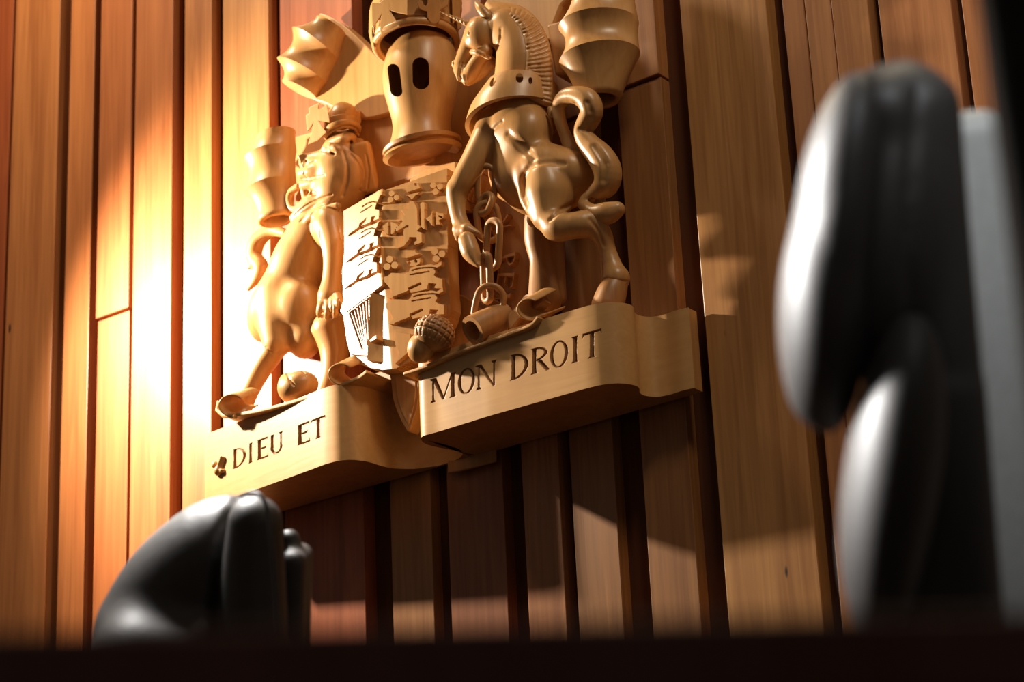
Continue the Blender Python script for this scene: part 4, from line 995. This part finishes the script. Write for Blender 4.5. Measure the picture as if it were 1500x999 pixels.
lum.build('lumbar_cushion', LEATHER, rc, None, 3)
gsh = CarveD(.004, 10).b(1450, 620, D+.34, (54, 455, 90), 5, 40).c((1395, 376, D+.19, 3), (1500, 371, D+.19, 3), 5, True)
gsh.build('back_shell', SHELL, rc, 'grey sheen back shell', 3)
under(rc, cR[0], cR[1], .46, 0.4)
# left chair
D = 3.1
cL = PD(330, 960, D+.2)
lc_ = thing('office_chair', 'black leather chair whose rounded top stands below the motto DIEU ET at the lower left', 'chair', (cL[0], cL[1], 0), 'black leather office chairs')
cush = CarveD(.005, 16).chain([(232, 925, D+.25, 92), (268, 868, D+.24, 92), (318, 815, D+.22, 84), (350, 790, D+.21, 66)], k=20).b(295, 1010, D+.25, (150, 130, 150), 0, 80, k=30)
cush.g([(354, 722, 5), (336, 760, 7), (324, 820, 9), (320, 940, 9)], 12)
cush.build('backrest', LEATHER, lc_, None, 3)
sidep = CarveD(.004, 8).chain([(374, 766, D+.12, 40), (372, 830, D+.13, 46), (372, 930, D+.14, 50), (372, 1040, D+.14, 52)], k=10)
sidep.build('side_bolster', LEATHER, lc_, None, 3)
V, Fc = tube_mesh([PD(x, y, d) for x, y, d in catmull([(352, 727, D+.06), (370, 722, D+.045), (384, 728, D+.035), (392, 750, D+.03), (398, 800, D+.02), (404, 860, D+.02), (408, 930, D+.02)], 5)], 3.2*D/F, 12); link('piping', V, Fc, LEATHER, lc_)
CarveD(.004, 8).chain([(424, 790, D+.22, 15), (432, 830, D+.22, 18), (434, 920, D+.22, 19), (434, 1040, D+.22, 19)], k=10).b(430, 930, D+.24, (20, 130, 80), -2, 18, k=10).build('back_shell', LEATHER, lc_, None, 3)
under(lc_, cL[0], cL[1], .46, 2.2)

# ================================================================= dark things in the foreground
def slab_dir(name, label, cat, c0, c1, up_h, thick, mat, extra_top=0):
    c0 = np.array(c0, float); c1 = np.array(c1, float); t = c1-c0; t[2] = 0; L_ = np.linalg.norm(t); t /= L_; n = np.array([t[1], -t[0], 0]);
    if n@BACK < 0: n = -n
    rt = thing(name, label, cat, ((c0[0]+c1[0])/2, (c0[1]+c1[1])/2, 0)); return rt, c0, c1, t, n
DD = .95
a = PD(-250, 945, DD); b = PD(1750, 905, DD); 
t = b-a; slope = t[2]; t = nrm(t); upv = nrm(np.array([0, 0, 1])-t*t[2]); n = np.cross(t, upv)
if n@BACK < 0: n = -n
zd = (PD(750, 925, DD))[2]
print('desk top z', zd, 'tilt', math.degrees(math.asin(t[2])))
th = np.array([t[0], t[1], 0]); th /= np.linalg.norm(th); nh = np.array([th[1], -th[0], 0]); nh = nh if nh@BACK > 0 else -nh
mid = PD(750, 908, DD)-nh*.16
desk = thing('desk', 'dark blurred desk edge running along the bottom of the picture in the foreground', 'desk', (mid[0], mid[1], 0))
def obox(name, c, half, mat, parent, bev=.004, rot=None):
    A = rot if rot is not None else np.array([th, nh, [0, 0, 1]])
    V = [np.array(c)+A[0]*half[0]*i+A[1]*half[1]*j+A[2]*half[2]*k for i in (-1, 1) for j in (-1, 1) for k in (-1, 1)]
    o = link(name, V, [[0, 1, 3, 2], [4, 6, 7, 5], [0, 4, 5, 1], [2, 3, 7, 6], [0, 2, 6, 4], [1, 5, 7, 3]], mat, parent, False)
    b_ = o.modifiers.new('b', 'BEVEL'); b_.width = bev; b_.segments = 3; return o
A_t = np.array([t, np.cross(upv, t), upv])
obox('desk_top', mid-upv*.018-nh*.13*0, (.62, .16, .018), DESKM, desk, rot=A_t)
obox('front_panel', mid+nh*.12-upv*.036-np.array([0, 0, .21]), (.60, .012, .225), DESKM, desk, rot=np.array([th, nh, [0, 0, 1]]))
for s in (-1, 1): obox('end_panel', mid+th*.58*s-np.array([0, 0, zd/2+.02]), (.014, .14, zd/2-.02+.0), DESKM, desk)
# dark upright screen at the right edge
DS = 1.5
q0, q1 = PD(1440, -40, DS), PD(1490, 360, DS)
c_ = PD(1560, 300, DS+.02)
scr = thing('partition_screen', 'tall black blurred upright screen cut off by the right edge behind the grey chair shell', 'screen', (c_[0], c_[1], 0))
hgt = PD(1440, -200, DS)[2]
rx_ = RIGHT.copy(); rx_[2] = 0; rx_ = nrm(rx_); ry_ = np.array([rx_[1], -rx_[0], 0]); 
edge0 = PD(1453, 120, DS)+rx_*.09
obox('screen_panel', (edge0[0], edge0[1], hgt/2), (.09, .02, hgt/2), DARKP, scr, .01, np.array([rx_, ry_, [0, 0, 1]]))
obox('screen_foot', (edge0[0], edge0[1], .02), (.10, .18, .02), DARKP, scr, .004, np.array([rx_, ry_, [0, 0, 1]]))

# ================================================================= light and camera
def spot(name, loc, target, energy, col, size, blend, radius):
    l = bpy.data.lights.new(name, 'SPOT'); l.energy = energy; l.color = col; l.spot_size = math.radians(size); l.spot_blend = blend; l.shadow_soft_size = radius
    o = bpy.data.objects.new(name, l); C.objects.link(o); o.location = loc; o.rotation_euler = (Vector(target)-Vector(loc)).to_track_quat('-Z', 'Y').to_euler(); return o
def area(name, loc, target, energy, col, sx, sy):
    l = bpy.data.lights.new(name, 'AREA'); l.energy = energy; l.color = col; l.shape = 'RECTANGLE'; l.size = sx; l.size_y = sy
    o = bpy.data.objects.new(name, l); C.objects.link(o); o.location = loc; o.rotation_euler = (Vector(target)-Vector(loc)).to_track_quat('-Z', 'Y').to_euler(); return o
tgt = P(360, 480, 0)
kl = tgt+np.array([-.56, -.62, .28])
spot('key_light', kl, tgt+np.array([.28, 0, -.12]), 275, (1, .86, .66), 118, 1.0, .03)
# warm overhead light near the wall, then an added fill further right
area('ceiling_fill', (tgt[0]-.55, -.95, tgt[2]+2.1), P(820, 550, 0), 52, (1, .80, .54), .4, .4)
area('ceiling_fill', (tgt[0]+2.6, -1.2, tgt[2]+2.2), P(1350, 300, 0), 32, (1, .84, .62), .5, .5)  # added fill that brightens the boards on the right
a_ = PD(-500, -50, 2.7); spot('chair_fill', a_, PD(1240, 480, 1.95), 430, (1, .97, .94), 26, .6, .14)  # added spot from the left, brightens the right chair's cushions
a_ = PD(0, -350, 3.9); spot('chair_fill', a_, PD(290, 800, 3.1), 700, (1, .97, .94), 34, .6, .3)  # added spot near the wall, makes the highlight on the left chair
a_ = PD(1500, -900, 1.75); spot('chair_fill', a_, PD(1440, 400, 2.22), 15, (.95, .98, 1), 34, .8, .12)  # added spot from above, lifts the grey shell and the chair top
w = bpy.data.worlds.new('World'); bpy.context.scene.world = w; w.use_nodes = True
w.node_tree.nodes['Background'].inputs[0].default_value = (1, .85, .7, 1); w.node_tree.nodes['Background'].inputs[1].default_value = .085
cam = bpy.data.cameras.new('Camera'); co = bpy.data.objects.new('Camera', cam); C.objects.link(co)
cam.sensor_width = 36; cam.lens = F/W*36; cam.clip_start = .02
Mx = Matrix(((RIGHT[0], UP[0], BACK[0], CAM[0]), (RIGHT[1], UP[1], BACK[1], CAM[1]), (RIGHT[2], UP[2], BACK[2], CAM[2]), (0, 0, 0, 1)))
co.matrix_world = Mx
cam.dof.use_dof = True; cam.dof.focus_distance = depth(P(740, 520, .17)); cam.dof.aperture_fstop = 4.0
print('focus', cam.dof.focus_distance, 'CAM', CAM)
sc = bpy.context.scene; sc.camera = co
sc.view_settings.view_transform = 'Standard'; sc.view_settings.look = 'None'; sc.view_settings.gamma = 1; sc.view_settings.use_curve_mapping = False
sc.view_settings.exposure = 0
sc.cycles.use_denoising = True
